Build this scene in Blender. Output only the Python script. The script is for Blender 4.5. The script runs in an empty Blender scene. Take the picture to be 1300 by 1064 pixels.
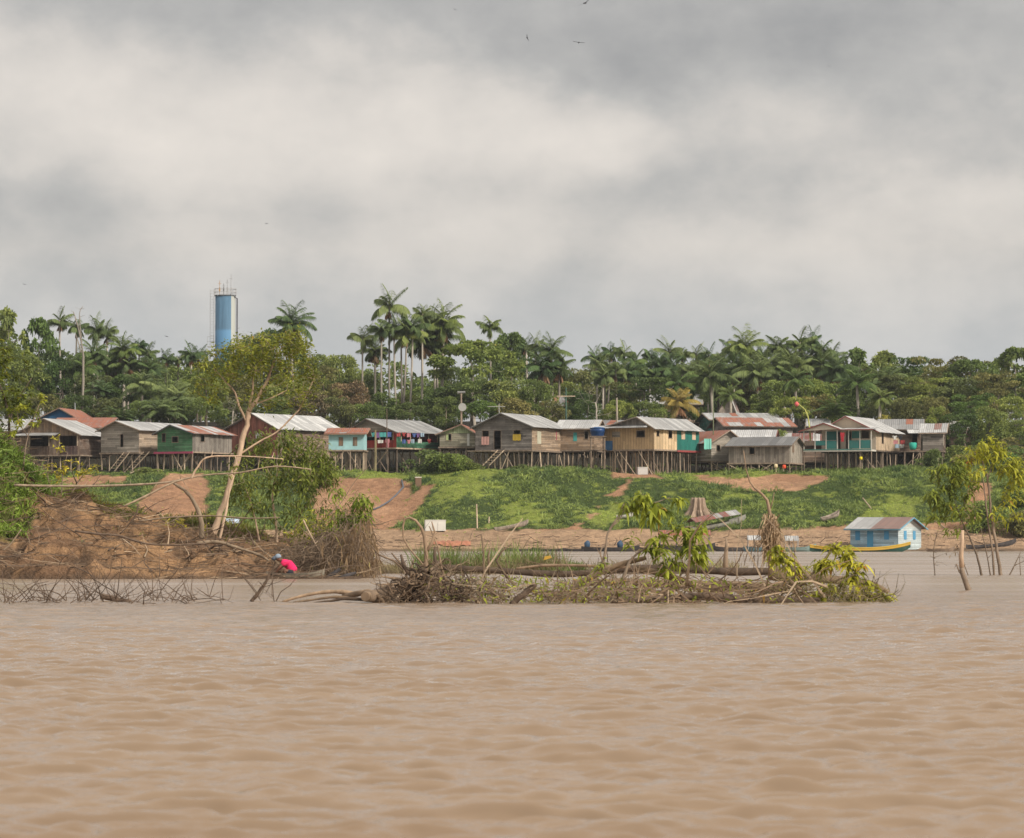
import bpy, math, random
import numpy as np
from mathutils import Vector, Matrix
random.seed(7); RNG = np.random.default_rng(11)
R = math.radians
sc = bpy.context.scene
COL = sc.collection
# ------------------------------------------------------------------ camera
F = 4000.0; CX = 650.0; CY = 532.0; CAMZ = 1.5
PITCH = math.atan(148 / F); SP, CP = math.sin(PITCH), math.cos(PITCH)
cd = bpy.data.cameras.new('camera'); cam = bpy.data.objects.new('camera', cd); COL.objects.link(cam)
cam.location = (0, 0, CAMZ); cam.rotation_euler = (math.pi / 2 + PITCH, 0, 0)
cd.sensor_width = 36; cd.lens = 36 * F / 1300; cd.clip_start = 0.5; cd.clip_end = 20000
cd.dof.use_dof = True; cd.dof.focus_distance = 150; cd.dof.aperture_fstop = 5
sc.camera = cam

def W(px, py, Y):
    """world point seen at photograph pixel (px, py) standing at distance Y"""
    a = (px - CX) / F; b = (CY - py) / F
    t = Y / (CP - b * SP)
    return Vector((a * t, Y, CAMZ + (SP + b * CP) * t))
def S(Y): return F / Y
def project(x, y, z):
    dz = z - CAMZ
    f = y * CP + dz * SP; u = -y * SP + dz * CP
    return CX + F * x / f, CY - F * u / f

# ------------------------------------------------------------------ mesh helpers
def np_mesh(name, verts, faces, tint=None, uv=None, smooth=False, col=None):
    verts = np.asarray(verts, dtype=np.float32); faces = np.asarray(faces, dtype=np.int32)
    k = faces.shape[1]; n = len(faces)
    me = bpy.data.meshes.new(name)
    me.vertices.add(len(verts)); me.vertices.foreach_set('co', verts.ravel())
    me.loops.add(n * k); me.loops.foreach_set('vertex_index', faces.ravel())
    me.polygons.add(n); me.polygons.foreach_set('loop_start', np.arange(0, n * k, k, dtype=np.int32))
    if smooth: me.polygons.foreach_set('use_smooth', np.ones(n, dtype=bool))
    if tint is not None:
        a = me.attributes.new('tint', 'FLOAT', 'FACE'); a.data.foreach_set('value', np.asarray(tint, dtype=np.float32))
    if col is not None:
        a = me.attributes.new('col', 'FLOAT_COLOR', 'POINT')
        c = np.ones((len(verts), 4), dtype=np.float32); c[:, :3] = col; a.data.foreach_set('color', c.ravel())
    me.update(calc_edges=True)
    return me
def link(name, me, mat=None, parent=None):
    o = bpy.data.objects.new(name, me); COL.objects.link(o)
    if mat is not None and me is not None: me.materials.append(mat)
    if parent is not None: o.parent = parent
    return o
def empty(name, loc=(0, 0, 0), rz=0.0):
    o = bpy.data.objects.new(name, None); COL.objects.link(o)
    o.location = loc; o.rotation_euler = (0, 0, rz); o.empty_display_size = 0.3
    return o
def tag(o, label=None, cat=None, group=None, kind=None):
    if label: o['label'] = label
    if cat: o['category'] = cat
    if group: o['group'] = group
    if kind: o['kind'] = kind
    return o

class MB:
    def __init__(s): s.v = []; s.f = []; s.uv = []
    def quad(s, pts, uv=None):
        i = len(s.v); s.v += [tuple(p) for p in pts]; s.f.append(tuple(range(i, i + len(pts))))
        s.uv += (uv if uv else [(0.0, 0.0)] * len(pts)); return s
    def box(s, a, b):
        x0, y0, z0 = a; x1, y1, z1 = b
        fs = [([(x0,y0,z0),(x1,y0,z0),(x1,y0,z1),(x0,y0,z1)], 0), ([(x1,y1,z0),(x0,y1,z0),(x0,y1,z1),(x1,y1,z1)], 0),
              ([(x0,y1,z0),(x0,y0,z0),(x0,y0,z1),(x0,y1,z1)], 1), ([(x1,y0,z0),(x1,y1,z0),(x1,y1,z1),(x1,y0,z1)], 1),
              ([(x0,y0,z1),(x1,y0,z1),(x1,y1,z1),(x0,y1,z1)], 2), ([(x0,y1,z0),(x1,y1,z0),(x1,y0,z0),(x0,y0,z0)], 2)]
        for p, k in fs:
            s.quad(p, [((q[0], q[2]) if k == 0 else (q[1], q[2]) if k == 1 else (q[0], q[1])) for q in p])
        return s
    def tube(s, pts, rad, n=6, cap=True):
        pts = [Vector(p) for p in pts]; m = len(pts)
        if not hasattr(rad, '__len__'): rad = [rad] * m
        base = len(s.v); ref = None; L = 0
        for i in range(m):
            d = (pts[min(i + 1, m - 1)] - pts[max(i - 1, 0)])
            d = d.normalized() if d.length > 1e-9 else Vector((0, 0, 1))
            if ref is None: ref = d.orthogonal().normalized()
            ref = (ref - d * ref.dot(d)); ref = ref.normalized() if ref.length > 1e-6 else d.orthogonal().normalized()
            b = d.cross(ref)
            for k in range(n):
                a = 2 * math.pi * k / n
                s.v.append(tuple(pts[i] + (ref * math.cos(a) + b * math.sin(a)) * rad[i]))
        for i in range(m - 1):
            l = (pts[i + 1] - pts[i]).length
            for k in range(n):
                k2 = (k + 1) % n
                s.f.append((base + i*n + k, base + i*n + k2, base + (i+1)*n + k2, base + (i+1)*n + k))
                s.uv += [(L, k * .1), (L, k * .1 + .1), (L + l, k * .1 + .1), (L + l, k * .1)]
            L += l
        if cap:
            s.f.append(tuple(base + k for k in reversed(range(n)))); s.uv += [(0, 0)] * n
            s.f.append(tuple(base + (m-1)*n + k for k in range(n))); s.uv += [(0, 0)] * n
        return s
    def beam(s, p, q, w=.1, n=4): return s.tube([p, q], w * .6, n)
    def mesh(s, name, smooth=False):
        me = bpy.data.meshes.new(name); me.from_pydata(s.v, [], s.f)
        ul = me.uv_layers.new(name='UVMap')
        ul.data.foreach_set('uv', np.asarray(s.uv, dtype=np.float32).ravel())
        if smooth:
            me.polygons.foreach_set('use_smooth', np.ones(len(me.polygons), dtype=bool))
        me.update(); return me
    def build(s, name, mat, parent=None, smooth=False):
        return link(name, s.mesh(name, smooth), mat, parent)

def unit(a): return a / np.maximum(np.linalg.norm(a, axis=-1, keepdims=True), 1e-9)
def leaves_np(base, d, length, width, droop, prof=(.25, 1., .75, .05), up=(0, 0, 1), jit=.5):
    """n curved strap leaves at once: (verts, faces)"""
    base = np.asarray(base, float); n = len(base); d = unit(np.asarray(d, float))
    length = np.broadcast_to(length, (n,)).astype(float); width = np.broadcast_to(width, (n,)); droop = np.broadcast_to(droop, (n,))
    side = unit(np.cross(d, np.asarray(up, float) + RNG.normal(0, jit, (n, 3)) + 1e-4))
    m = len(prof); V = np.zeros((n, m * 2, 3))
    for k, p in enumerate(prof):
        t = k / (m - 1)
        c = base + d * (length * t)[:, None]; c[:, 2] -= droop * length * t * t
        V[:, 2*k] = c - side * (width * p * .5)[:, None]; V[:, 2*k+1] = c + side * (width * p * .5)[:, None]
    idx = np.arange(n)[:, None] * (2 * m)
    fs = [np.concatenate([idx + 2*k, idx + 2*k + 1, idx + 2*k + 3, idx + 2*k + 2], 1) for k in range(m - 1)]
    Fc = np.stack(fs, 1).reshape(-1, 4)
    return V.reshape(-1, 3), Fc, m - 1
def join_np(parts):
    vs, fs, ts, o = [], [], [], 0
    for v, f, t in parts:
        vs.append(v); fs.append(f + o); ts.append(t); o += len(v)
    return np.concatenate(vs), np.concatenate(fs), np.concatenate(ts)
def rdir(n, up=0.0):
    a = RNG.normal(size=(n, 3)); a[:, 2] += up; return unit(a)

# value noise for placement and relief
_P = np.random.default_rng(5).random((256, 256))
def vnoise(x, y):
    x = np.asarray(x, float); y = np.asarray(y, float)
    xi = np.floor(x).astype(int); yi = np.floor(y).astype(int); fx = x - xi; fy = y - yi
    fx = fx*fx*(3-2*fx); fy = fy*fy*(3-2*fy)
    g = lambda a, b: _P[a & 255, b & 255]
    return (g(xi,yi)*(1-fx)+g(xi+1,yi)*fx)*(1-fy) + (g(xi,yi+1)*(1-fx)+g(xi+1,yi+1)*fx)*fy
def fbm(x, y, o=4):
    s = 0; a = .5; t = 0
    for k in range(o):
        s = s + a * vnoise(x * 2**k + 17*k, y * 2**k + 31*k); t += a; a *= .5
    return s / t

# ------------------------------------------------------------------ materials
class NT:
    def __init__(s, name):
        s.m = bpy.data.materials.new(name); s.m.use_nodes = True; s.t = s.m.node_tree; s.t.nodes.clear()
        s.out = s.n('ShaderNodeOutputMaterial')
    def n(s, typ, **kw):
        nd = s.t.nodes.new(typ)
        for k, v in kw.items():
            if k in nd.inputs: s.put(nd.inputs[k], v)
            elif hasattr(nd, k): setattr(nd, k, v)
        return nd
    def put(s, inp, v):
        if isinstance(v, bpy.types.NodeSocket): s.t.links.new(v, inp)
        elif isinstance(v, bpy.types.Node): s.t.links.new(v.outputs[0], inp)
        else:
            if isinstance(v, (tuple, list)) and len(v) == 3 and inp.type == 'RGBA': v = (*v, 1)
            inp.default_value = v
    def math(s, op, a, b=0.0, c=None, clamp=False):
        nd = s.t.nodes.new('ShaderNodeMath'); nd.operation = op; nd.use_clamp = clamp
        s.put(nd.inputs[0], a); s.put(nd.inputs[1], b)
        if c is not None: s.put(nd.inputs[2], c)
        return nd.outputs[0]
    def mix(s, f, a, b, mode='MIX'):
        nd = s.t.nodes.new('ShaderNodeMix'); nd.data_type = 'RGBA'; nd.blend_type = mode
        s.put(nd.inputs[0], f); s.put(nd.inputs[6], a); s.put(nd.inputs[7], b); return nd.outputs[2]
    def ramp(s, f, stops):
        nd = s.t.nodes.new('ShaderNodeValToRGB'); s.put(nd.inputs[0], f); cr = nd.color_ramp
        while len(cr.elements) < len(stops): cr.elements.new(.5)
        for e, (p, c) in zip(cr.elements, stops): e.position = p; e.color = (*c, 1) if len(c) == 3 else c
        return nd.outputs[0]
    def noise(s, vec, scale, detail=3, rough=.6):
        nd = s.t.nodes.new('ShaderNodeTexNoise'); nd.inputs['Scale'].default_value = scale
        nd.inputs['Detail'].default_value = detail; nd.inputs['Roughness'].default_value = rough
        if vec is not None: s.put(nd.inputs['Vector'], vec)
        return nd.outputs[0]
    def mapping(s, vec, scale):
        nd = s.t.nodes.new('ShaderNodeMapping'); s.put(nd.inputs[0], vec); nd.inputs['Scale'].default_value = scale; return nd.outputs[0]
    def uv(s): return s.n('ShaderNodeTexCoord').outputs['UV']
    def obj(s): return s.n('ShaderNodeTexCoord').outputs['Object']
    def wnoise(s, a, b):
        c = s.n('ShaderNodeCombineXYZ', X=a, Y=b); nd = s.n('ShaderNodeTexWhiteNoise', Vector=c); return nd.outputs[0]
    def bsdf(s, color, rough=.8, bump=None, bstr=.3, bdist=.05, spec=.3, metal=0.0):
        b = s.n('ShaderNodeBsdfPrincipled'); s.put(b.inputs['Base Color'], color); s.put(b.inputs['Roughness'], rough)
        b.inputs['Specular IOR Level'].default_value = spec; b.inputs['Metallic'].default_value = metal
        if bump is not None:
            bn = s.n('ShaderNodeBump'); s.put(bn.inputs['Height'], bump); bn.inputs['Strength'].default_value = bstr; bn.inputs['Distance'].default_value = bdist
            s.t.links.new(bn.outputs[0], b.inputs['Normal'])
        s.t.links.new(b.outputs[0], s.out.inputs[0]); return b

_mc = {}
def cached(fn):
    def g(*a, **k):
        key = (fn.__name__, a, tuple(sorted(k.items())))
        if key not in _mc: _mc[key] = fn(*a, **k)
        return _mc[key]
    return g
def mul(c, k): return tuple(min(1, x * k) for x in c)

@cached
def m_plank(color, vert=False, pw=.2, var=.45, worn=.35):
    t = NT('planks'); uv = t.uv(); sx = t.n('ShaderNodeSeparateXYZ', Vector=uv)
    u, v = (sx.outputs[0], sx.outputs[1]) if not vert else (sx.outputs[1], sx.outputs[0])
    row = t.math('FLOOR', t.math('DIVIDE', v, pw)); colm = t.math('FLOOR', t.math('ADD', t.math('DIVIDE', u, 2.7), t.math('MULTIPLY', t.wnoise(row, 3.3), 5)))
    r = t.wnoise(row, colm)
    br = t.math('MULTIPLY_ADD', r, var * 1.6, 1 - var * .8)
    st = t.noise(t.mapping(uv, (1.2, 9, 1) if not vert else (9, 1.2, 1)), 1.6, 4, .7)
    big = t.noise(uv, .45, 3)
    br = t.math('MULTIPLY', br, t.math('MULTIPLY_ADD', st, .9, .55)); br = t.math('MULTIPLY', br, t.math('MULTIPLY_ADD', big, .8, .6))
    fr = t.math('FRACT', t.math('DIVIDE', v, pw)); gap = t.math('LESS_THAN', fr, .09)
    g = (.30, .27, .24)
    c = t.mix(t.math('MULTIPLY', t.ramp(t.noise(uv, 1.1, 5, .7), [(.4, (0,0,0)), (.65, (1,1,1))]), worn), color, g)
    c = t.mix(1.0, c, t.n('ShaderNodeCombineColor', Red=br, Green=br, Blue=br), 'MULTIPLY')
    c = t.mix(t.math('MULTIPLY', gap, .75), c, (.02, .016, .012))
    t.bsdf(c, .9, t.math('ADD', t.math('MULTIPLY', gap, -1), st), .5, .02, .15); return t.m
@cached
def m_roof(rust=.2, tone=.42, r0=9., r1=9., seed=0., rustcol=(.27, .095, .052)):
    """corrugated sheets: u along the ridge, v down the slope, rusty beyond r0..r1"""
    t = NT('corrugated_metal'); uv = t.uv(); sx = t.n('ShaderNodeSeparateXYZ', Vector=uv); u, v = sx.outputs[0], sx.outputs[1]
    sh = t.math('FLOOR', t.math('DIVIDE', u, .82)); rw = t.math('FLOOR', t.math('DIVIDE', v, 2.3))
    r = t.wnoise(t.math('ADD', sh, seed), rw); r2 = t.wnoise(rw, t.math('ADD', sh, seed + 7.7))
    stain = t.noise(t.mapping(uv, (2.2, .7, 1)), 1.3, 5, .7)
    isr = t.math('LESS_THAN', r, rust)
    band = t.math('MULTIPLY', t.math('GREATER_THAN', u, r0), t.math('LESS_THAN', u, r1))
    isr = t.math('MAXIMUM', isr, t.math('MULTIPLY', band, .9))
    f = t.math('ADD', t.math('MULTIPLY', isr, .95), t.math('MULTIPLY', t.math('SUBTRACT', stain, .52), 2.4 * min(1, rust * 2 + .2)), clamp=True)
    tone = tone * .84; grey = t.ramp(r2, [(0, (tone*.62, tone*.62, tone*.62)), (.5, (tone, tone*.99, tone*.97)), (1, (tone*1.25, tone*1.24, tone*1.21))])
    grey = t.mix(t.math('MULTIPLY', t.ramp(t.noise(t.mapping(uv, (1.6, .6, 1)), 1.8, 5, .7), [(.35, (0,0,0)), (.75, (1,1,1))]), .75), grey, (tone*.55, tone*.54, tone*.5))
    ru = t.mix(stain, mul(rustcol, .55), mul(rustcol, 1.5))
    c = t.mix(f, grey, ru)
    cor = t.math('SINE', t.math('MULTIPLY', u, 2*math.pi/.22))
    seam = t.math('LESS_THAN', t.math('FRACT', t.math('DIVIDE', u, .82)), .08)
    lap = t.math('LESS_THAN', t.math('FRACT', t.math('DIVIDE', v, 2.3)), .03)
    c = t.mix(t.math('MULTIPLY', t.math('MAXIMUM', seam, lap), .35), c, (.05, .045, .04))
    t.bsdf(c, t.math('MULTIPLY_ADD', f, .3, .5), cor, .6, .03, .35, 0.0); return t.m
@cached
def m_paint(color, rough=.7, wear=.25, scale=2.0, wearcol=(.18, .15, .12)):
    t = NT('paint'); o = t.obj()
    n = t.noise(o, scale, 5, .7); w = t.ramp(n, [(.5, (0,0,0)), (.75, (1,1,1))])
    br = t.math('MULTIPLY_ADD', t.noise(o, scale * .4, 3), .6, .7)
    c = t.mix(1.0, color, t.n('ShaderNodeCombineColor', Red=br, Green=br, Blue=br), 'MULTIPLY')
    c = t.mix(t.math('MULTIPLY', w, wear), c, wearcol)
    t.bsdf(c, rough, n, .2, .02); return t.m
@cached
def m_wood(color, scale=3.0, rough=.9):
    t = NT('wood'); o = t.obj(); i = t.n('ShaderNodeObjectInfo').outputs['Random']
    n = t.noise(t.mapping(o, (1, 1, .35)), scale, 5, .7)
    c = t.ramp(n, [(.25, mul(color, .45)), (.5, color), (.8, mul(color, 1.6))])
    br = t.math('MULTIPLY_ADD', i, .7, .65)
    c = t.mix(1.0, c, t.n('ShaderNodeCombineColor', Red=br, Green=br, Blue=br), 'MULTIPLY')
    t.bsdf(c, rough, n, .6, .03, .2); return t.m
@cached
def m_leaf(dark, light, third=None, trans=.3, rough=.55, nscale=.35):
    t = NT('foliage'); a = t.n('ShaderNodeAttribute'); a.attribute_name = 'tint'; f = a.outputs['Fac']
    rnd = t.n('ShaderNodeObjectInfo').outputs['Random']
    n = t.noise(t.obj(), nscale, 3)
    f = t.math('ADD', f, t.math('MULTIPLY', t.math('SUBTRACT', n, .5), .7), clamp=True)
    st = [(0, dark), (.9, light)] + ([(1.0, third)] if third else [])
    c = t.ramp(f, st)
    br = t.math('MULTIPLY_ADD', rnd, .5, .75)
    c = t.mix(1.0, c, t.n('ShaderNodeCombineColor', Red=t.math('MULTIPLY_ADD', rnd, .8, .6), Green=br, Blue=br), 'MULTIPLY')
    b = t.bsdf(c, rough, spec=.25)
    tr = t.n('ShaderNodeBsdfTranslucent'); t.put(tr.inputs['Color'], c)
    mx = t.n('ShaderNodeMixShader'); mx.inputs[0].default_value = trans
    t.t.links.new(b.outputs[0], mx.inputs[1]); t.t.links.new(tr.outputs[0], mx.inputs[2]); t.t.links.new(mx.outputs[0], t.out.inputs[0])
    return t.m
@cached
def m_ground():
    t = NT('soil'); o = t.obj(); a = t.n('ShaderNodeAttribute'); a.attribute_name = 'col'
    n = t.noise(o, 1.3, 6, .75); n2 = t.noise(o, .22, 4, .6); n3 = t.noise(o, 7, 4, .7)
    br = t.math('MULTIPLY', t.math('MULTIPLY_ADD', n, 1.9, .05), t.math('MULTIPLY_ADD', n2, .8, .6))
    br = t.math('MULTIPLY', br, t.math('MULTIPLY_ADD', n3, .8, .6))
    c = t.mix(1.0, a.outputs['Color'], t.n('ShaderNodeCombineColor', Red=br, Green=br, Blue=br), 'MULTIPLY')
    t.bsdf(c, .95, t.math('ADD', n, t.math('MULTIPLY', n3, .5)), 1.0, .4, .15); return t.m
@cached
def m_water():
    t = NT('muddy_water'); o = t.obj()
    n = t.noise(t.mapping(o, (.25, .09, 1)), .35, 4, .6)
    n4 = t.noise(t.mapping(o, (.12, .55, 1)), 1.0, 5, .65); n5 = t.ramp(t.noise(t.mapping(o, (.03, .16, 1)), 1.0, 4, .6), [(.35, (0,0,0)), (.65, (1,1,1))]); c = t.mix(n4, (.235, .160, .103), (.345, .254, .176)); c = t.mix(t.math('MULTIPLY', n5, .35), c, (.245, .160, .095))
    r1 = t.noise(t.mapping(o, (.4, 1.6, 1)), 3.4, 5, .62); at = t.n('ShaderNodeAttribute'); at.attribute_name = 'chop'
    # silt scatters light inside the water, so its body colour does not follow the ripples; only the sheen does
    bn = t.n('ShaderNodeBump'); t.put(bn.inputs['Height'], r1); bn.inputs['Strength'].default_value = .7; bn.inputs['Distance'].default_value = .06
    up = t.n('ShaderNodeCombineXYZ', X=0.0, Y=0.0, Z=1.0); df = t.n('ShaderNodeBsdfDiffuse'); t.put(df.inputs['Color'], c); t.put(df.inputs['Normal'], up)
    gl = t.n('ShaderNodeBsdfGlossy'); t.put(gl.inputs['Roughness'], t.math('ADD', t.math('MULTIPLY', at.outputs['Fac'], t.math('MULTIPLY_ADD', n5, .16, .14)), .03)); t.put(gl.inputs['Normal'], bn)
    fr = t.n('ShaderNodeFresnel'); fr.inputs['IOR'].default_value = 1.33; t.put(fr.inputs['Normal'], bn)
    mx = t.n('ShaderNodeMixShader'); t.put(mx.inputs[0], t.math('MULTIPLY', fr, t.math('MULTIPLY_ADD', at.outputs['Fac'], -.22, 1.0))); t.t.links.new(df.outputs[0], mx.inputs[1]); t.t.links.new(gl.outputs[0], mx.inputs[2]); t.t.links.new(mx.outputs[0], t.out.inputs[0])
    return t.m
# ------------------------------------------------------------------ render / world / sun
sc.view_settings.view_transform = 'Standard'; sc.view_settings.look = 'None'
sc.view_settings.exposure = 0.5; sc.view_settings.gamma = 1.0; sc.view_settings.use_curve_mapping = False
sc.render.engine = 'CYCLES'; sc.cycles.max_bounces = 6; sc.cycles.diffuse_bounces = 3; sc.cycles.transparent_max_bounces = 4
sc.cycles.use_denoising = True
SUN_EL, SUN_AZ = R(36), R(128)      # sun behind the camera and to its right, veiled by cloud
w = bpy.data.worlds.new('World'); sc.world = w; w.use_nodes = True
class WT(NT):
    def __init__(s, tree): s.t = tree
t = WT(w.node_tree); t.t.nodes.clear(); out = t.n('ShaderNodeOutputWorld'); bg = t.n('ShaderNodeBackground')
t.t.links.new(bg.outputs[0], out.inputs[0])
sky = t.n('ShaderNodeTexSky'); sky.sky_type = 'NISHITA'; sky.sun_disc = False; sky.sun_elevation = SUN_EL; sky.sun_rotation = SUN_AZ
tc = t.n('ShaderNodeTexCoord').outputs['Generated']; sx = t.n('ShaderNodeSeparateXYZ', Vector=tc)
az = t.math('ARCTAN2', sx.outputs[0], sx.outputs[1]); el = t.math('ARCSINE', sx.outputs[2])
nA = t.n('ShaderNodeTexNoise'); nA.inputs['Scale'].default_value = 9; nA.inputs['Detail'].default_value = 6; nA.inputs['Roughness'].default_value = .55
t.put(nA.inputs['Vector'], t.mapping(tc, (1, 1, 1.7)))
nB = t.noise(t.mapping(tc, (1, 1, 1.35)), 24, 8, .58)
sn = t.n('ShaderNodeSeparateColor', Color=nA.outputs['Color'])
X = t.math('ADD', t.math('MULTIPLY', az, 4.0), t.math('MULTIPLY', t.math('SUBTRACT', sn.outputs[0], .5), .55))
Y_ = t.math('ADD', t.math('MULTIPLY', el, 4.0), t.math('MULTIPLY', t.math('SUBTRACT', sn.outputs[1], .5), .28))
nC = t.noise(t.mapping(tc, (1, 1, 1.4)), 75, 5, .55); acc = t.math('ADD', t.math('MULTIPLY_ADD', nB, .80, -.39), t.math('MULTIPLY_ADD', nC, .16, -.08))
acc = t.math('ADD', acc, .30)
for (lx, ly, wx, wy, amp) in [(230,165,230,75,.40),(590,150,170,55,.36),(800,175,160,60,.26),(1260,240,80,35,.30),(30,130,110,60,.12),
        (600,320,240,42,.24),(1150,345,260,60,.32),(320,330,160,50,.12),(450,395,400,30,.08),(740,50,330,48,-.22),(980,60,160,60,-.12),(950,255,260,36,-.14),
        (120,285,280,30,-.10),(1120,90,120,60,.04),(40,20,150,40,-.10),(760,395,500,25,-.04),(20,330,120,60,-.10)]:
    dx = t.math('MULTIPLY', t.math('SUBTRACT', X, (lx - 650) / 1000), 1000 / wx)
    dy = t.math('MULTIPLY', t.math('SUBTRACT', Y_, (680 - ly) / 1000), 1000 / wy)
    d = t.math('ADD', t.math('MULTIPLY', dx, dx), t.math('MULTIPLY', dy, dy))
    acc = t.math('MULTIPLY_ADD', t.math('EXPONENT', t.math('MULTIPLY', d, -.5)), amp, acc)
cc = t.ramp(acc, [(0.0, (.262, .259, .256)), (.30, (.355, .345, .332)), (.56, (.475, .446, .414)), (.95, (.60, .553, .503))])
hz = t.math('SUBTRACT', 1.0, t.math('MULTIPLY', t.math('ABSOLUTE', t.math('SUBTRACT', el, .055)), 28), clamp=True)
cc = t.mix(t.math('MULTIPLY', hz, .38), cc, (.40, .435, .47))
up = t.math('MULTIPLY_ADD', t.math('MULTIPLY', t.math('SUBTRACT', el, .175), 4.0, clamp=True), .85, 1.0)
cc = t.mix(1.0, cc, t.n('ShaderNodeCombineColor', Red=up, Green=up, Blue=up), 'MULTIPLY')
ns = t.mix(1.0, sky.outputs[0], (.08, .08, .08), 'MULTIPLY')
fin = t.mix(.95, ns, cc)
t.put(bg.inputs[0], fin); bg.inputs[1].default_value = 1.0
sl = bpy.data.lights.new('sun', 'SUN'); sl.energy = 3.0; sl.angle = R(9); sl.color = (1.0, .92, .80)
so = bpy.data.objects.new('sun', sl); COL.objects.link(so); so.rotation_euler = (math.pi/2 - SUN_EL, 0, R(52)); so.location = (50, -50, 80)

# ------------------------------------------------------------------ ground
_py = [-4000, 60, 285, 299, 301, 316, 322, 332, 345, 349, 355, 362, 374, 392, 430, 480, 620, 1200, 8000]
_pz = [-4, -4, -1.6, -.12, .12, 1.7, 3.0, 5.2, 8.0, 8.35, 8.6, 9.6, 12.0, 14.8, 17, 18.5, 23, 26, 30]
def hg(x, y):
    x = np.asarray(x, float); y = np.asarray(y, float)
    yy = y + (fbm(x * .03 + 9, y * 0 + 3, 3) - .5) * 5 * np.clip((y - 270) / 20, 0, 1) * np.clip((342 - y) / 20, 0, 1)
    z = np.interp(yy, _py, _pz)
    def bump(px, Y, wx, wy, h):
        cx = (px - 650) * Y / F
        return h * np.exp(-((x - cx) / wx)**2 - ((y - Y) / wy)**2)
    z = z + bump(700, 339, 9, 6, 1.7) + bump(600, 334, 6, 6, .9) + bump(860, 338, 5, 5, .8) + bump(1090, 338, 12, 6, 1.3) \
          + bump(470, 342, 8, 4, .9) + bump(1010, 326, 8, 4, .7) + bump(1270, 335, 8, 10, 1.5) + bump(215, 340, 5, 5, .8) - bump(500, 325, 5, 8, .9)
    amp = np.clip((y - 300) / 8, 0, 1) * np.where(y > 352, .3, 1)
    z = z + amp * ((fbm(x * .16, y * .2, 4) - .5) * 1.5 + (fbm(x * 1.1, y * 1.1, 3) - .5) * .22)
    lg = z * 2.4 + (fbm(x * .08 + 3, y * .2, 4) - .5) * 1.5; fr_ = lg - np.floor(lg); z = np.where((z > .15) & (z < 2.6), z + .6 * (np.clip((fr_ - .55) / .35, 0, 1) - fr_) / 2.4, z)
    return z
def inpoly(px, py, poly):
    c = np.zeros(px.shape, bool); n = len(poly)
    for i in range(n):
        x0, y0 = poly[i]; x1, y1 = poly[(i + 1) % n]
        if y0 == y1: continue
        k = ((y0 > py) != (y1 > py)) & (px < (x1 - x0) * (py - y0) / (y1 - y0) + x0); c ^= k
    return c
EARTH = [[(160,668),(175,640),(205,612),(225,600),(262,600),(262,670)], [(395,690),(398,612),(430,605),(512,607),(520,628),(505,650),(490,690)],
         [(550,616),(536,640),(512,660),(480,682),(470,672),(505,648),(530,618)], [(804,600),(797,622),(765,648),(745,660),(722,680),(712,678),(742,655),(750,648),(787,622),(793,600)],
         [(918,607),(1000,603),(1052,604),(1046,612),(1010,622),(962,622),(925,616)], [(880,604),(930,605),(930,616),(895,614)],
         [(1215,690),(1222,640),(1238,612),(1262,612),(1258,650),(1250,690)], [(770,598),(832,597),(836,607),(775,607)],
         [(40,606),(160,603),(165,613),(60,616)], [(60,650),(165,655),(165,690),(60,690)], [(1030,668),(1300,662),(1300,705),(1030,705)]]
BRIGHT = [[(430,588),(640,592),(640,604),(560,640),(545,612),(430,606)], [(640,642),(700,636),(700,668),(620,668)], [(715,662),(745,645),(800,640),(800,668)],
          [(1095,660),(1115,632),(1160,628),(1170,655)], [(830,598),(1050,592),(1050,604),(830,608)], [(900,622),(980,622),(960,640),(900,640)], [(560,618),(600,600),(610,625),(570,645)]]
def cover(x, y, z):
    """0 bare .. ; returns (bare, bright) masks on the far bank"""
    px, py = project(x, y, z)
    jx = (fbm(x * .3 + 40, y * .3, 5) - .5) * 70; jy = (fbm(x * .3, y * .3 + 70, 5) - .5) * 26
    a, b = px + jx, py + jy
    bare = py + jy * .5 > 673
    for i_, p in enumerate(EARTH):
        k_ = inpoly(px + jx * .3, py + jy * .35, p)
        if i_ == 3: k_ &= (fbm(x * .7 + 11, y * .5, 3) > .44)
        bare |= k_
    br = np.zeros(px.shape, bool)
    for p in BRIGHT: br |= inpoly(a, b, p)
    hf_ = fbm(x * .9 + 5, y * .9, 3); br = (br & (hf_ < .66)) | (~br & (hf_ > .68))
    return bare, br
def grid(xs, ys, hf):
    XX, YY = np.meshgrid(xs, ys); x = XX.ravel(); y = YY.ravel(); z = hf(x, y)
    nx, ny = len(xs), len(ys); i = (np.arange(ny - 1)[:, None] * nx + np.arange(nx - 1)[None, :]).ravel()
    return x, y, z, np.stack([i, i + 1, i + nx + 1, i + nx], 1)
xs = np.concatenate([[-9000, -3000, -1000, -400, -200, -120], np.arange(-90, 90.1, .5), [120, 200, 400, 1000, 3000, 9000]])
ys = np.concatenate([[-9000, -2000, -400, 0, 100, 200, 260, 285], np.arange(292, 362, .4), np.arange(362, 440, 2.0), [460, 500, 560, 640, 900, 1500, 3000, 9000]])
x, y, z, fc = grid(xs, ys, hg)
bare, br = cover(x, y, z)
nz = fbm(x * .12, y * .12, 4)
earth = np.where((nz > .5)[:, None], (.36, .20, .115), (.42, .245, .145))
sand = np.array((.40, .265, .165)); mud = np.array((.20, .135, .085))
ppx, ppy = project(x, y, np.maximum(z, -3))
col = np.tile(np.array((.055, .080, .022)), (len(x), 1)); col[br] = (.20, .235, .05); col[bare] = earth[bare]
k = bare & (z < 2.1); col[k] = sand; col[z < .25] = mud; col[y > 351] = (.035, .03, .02)  # soil from the house fronts back painted near black, for shade under the floors
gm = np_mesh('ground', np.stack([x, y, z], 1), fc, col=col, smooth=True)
tag(link('ground', gm, m_ground()), kind='structure')

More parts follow.
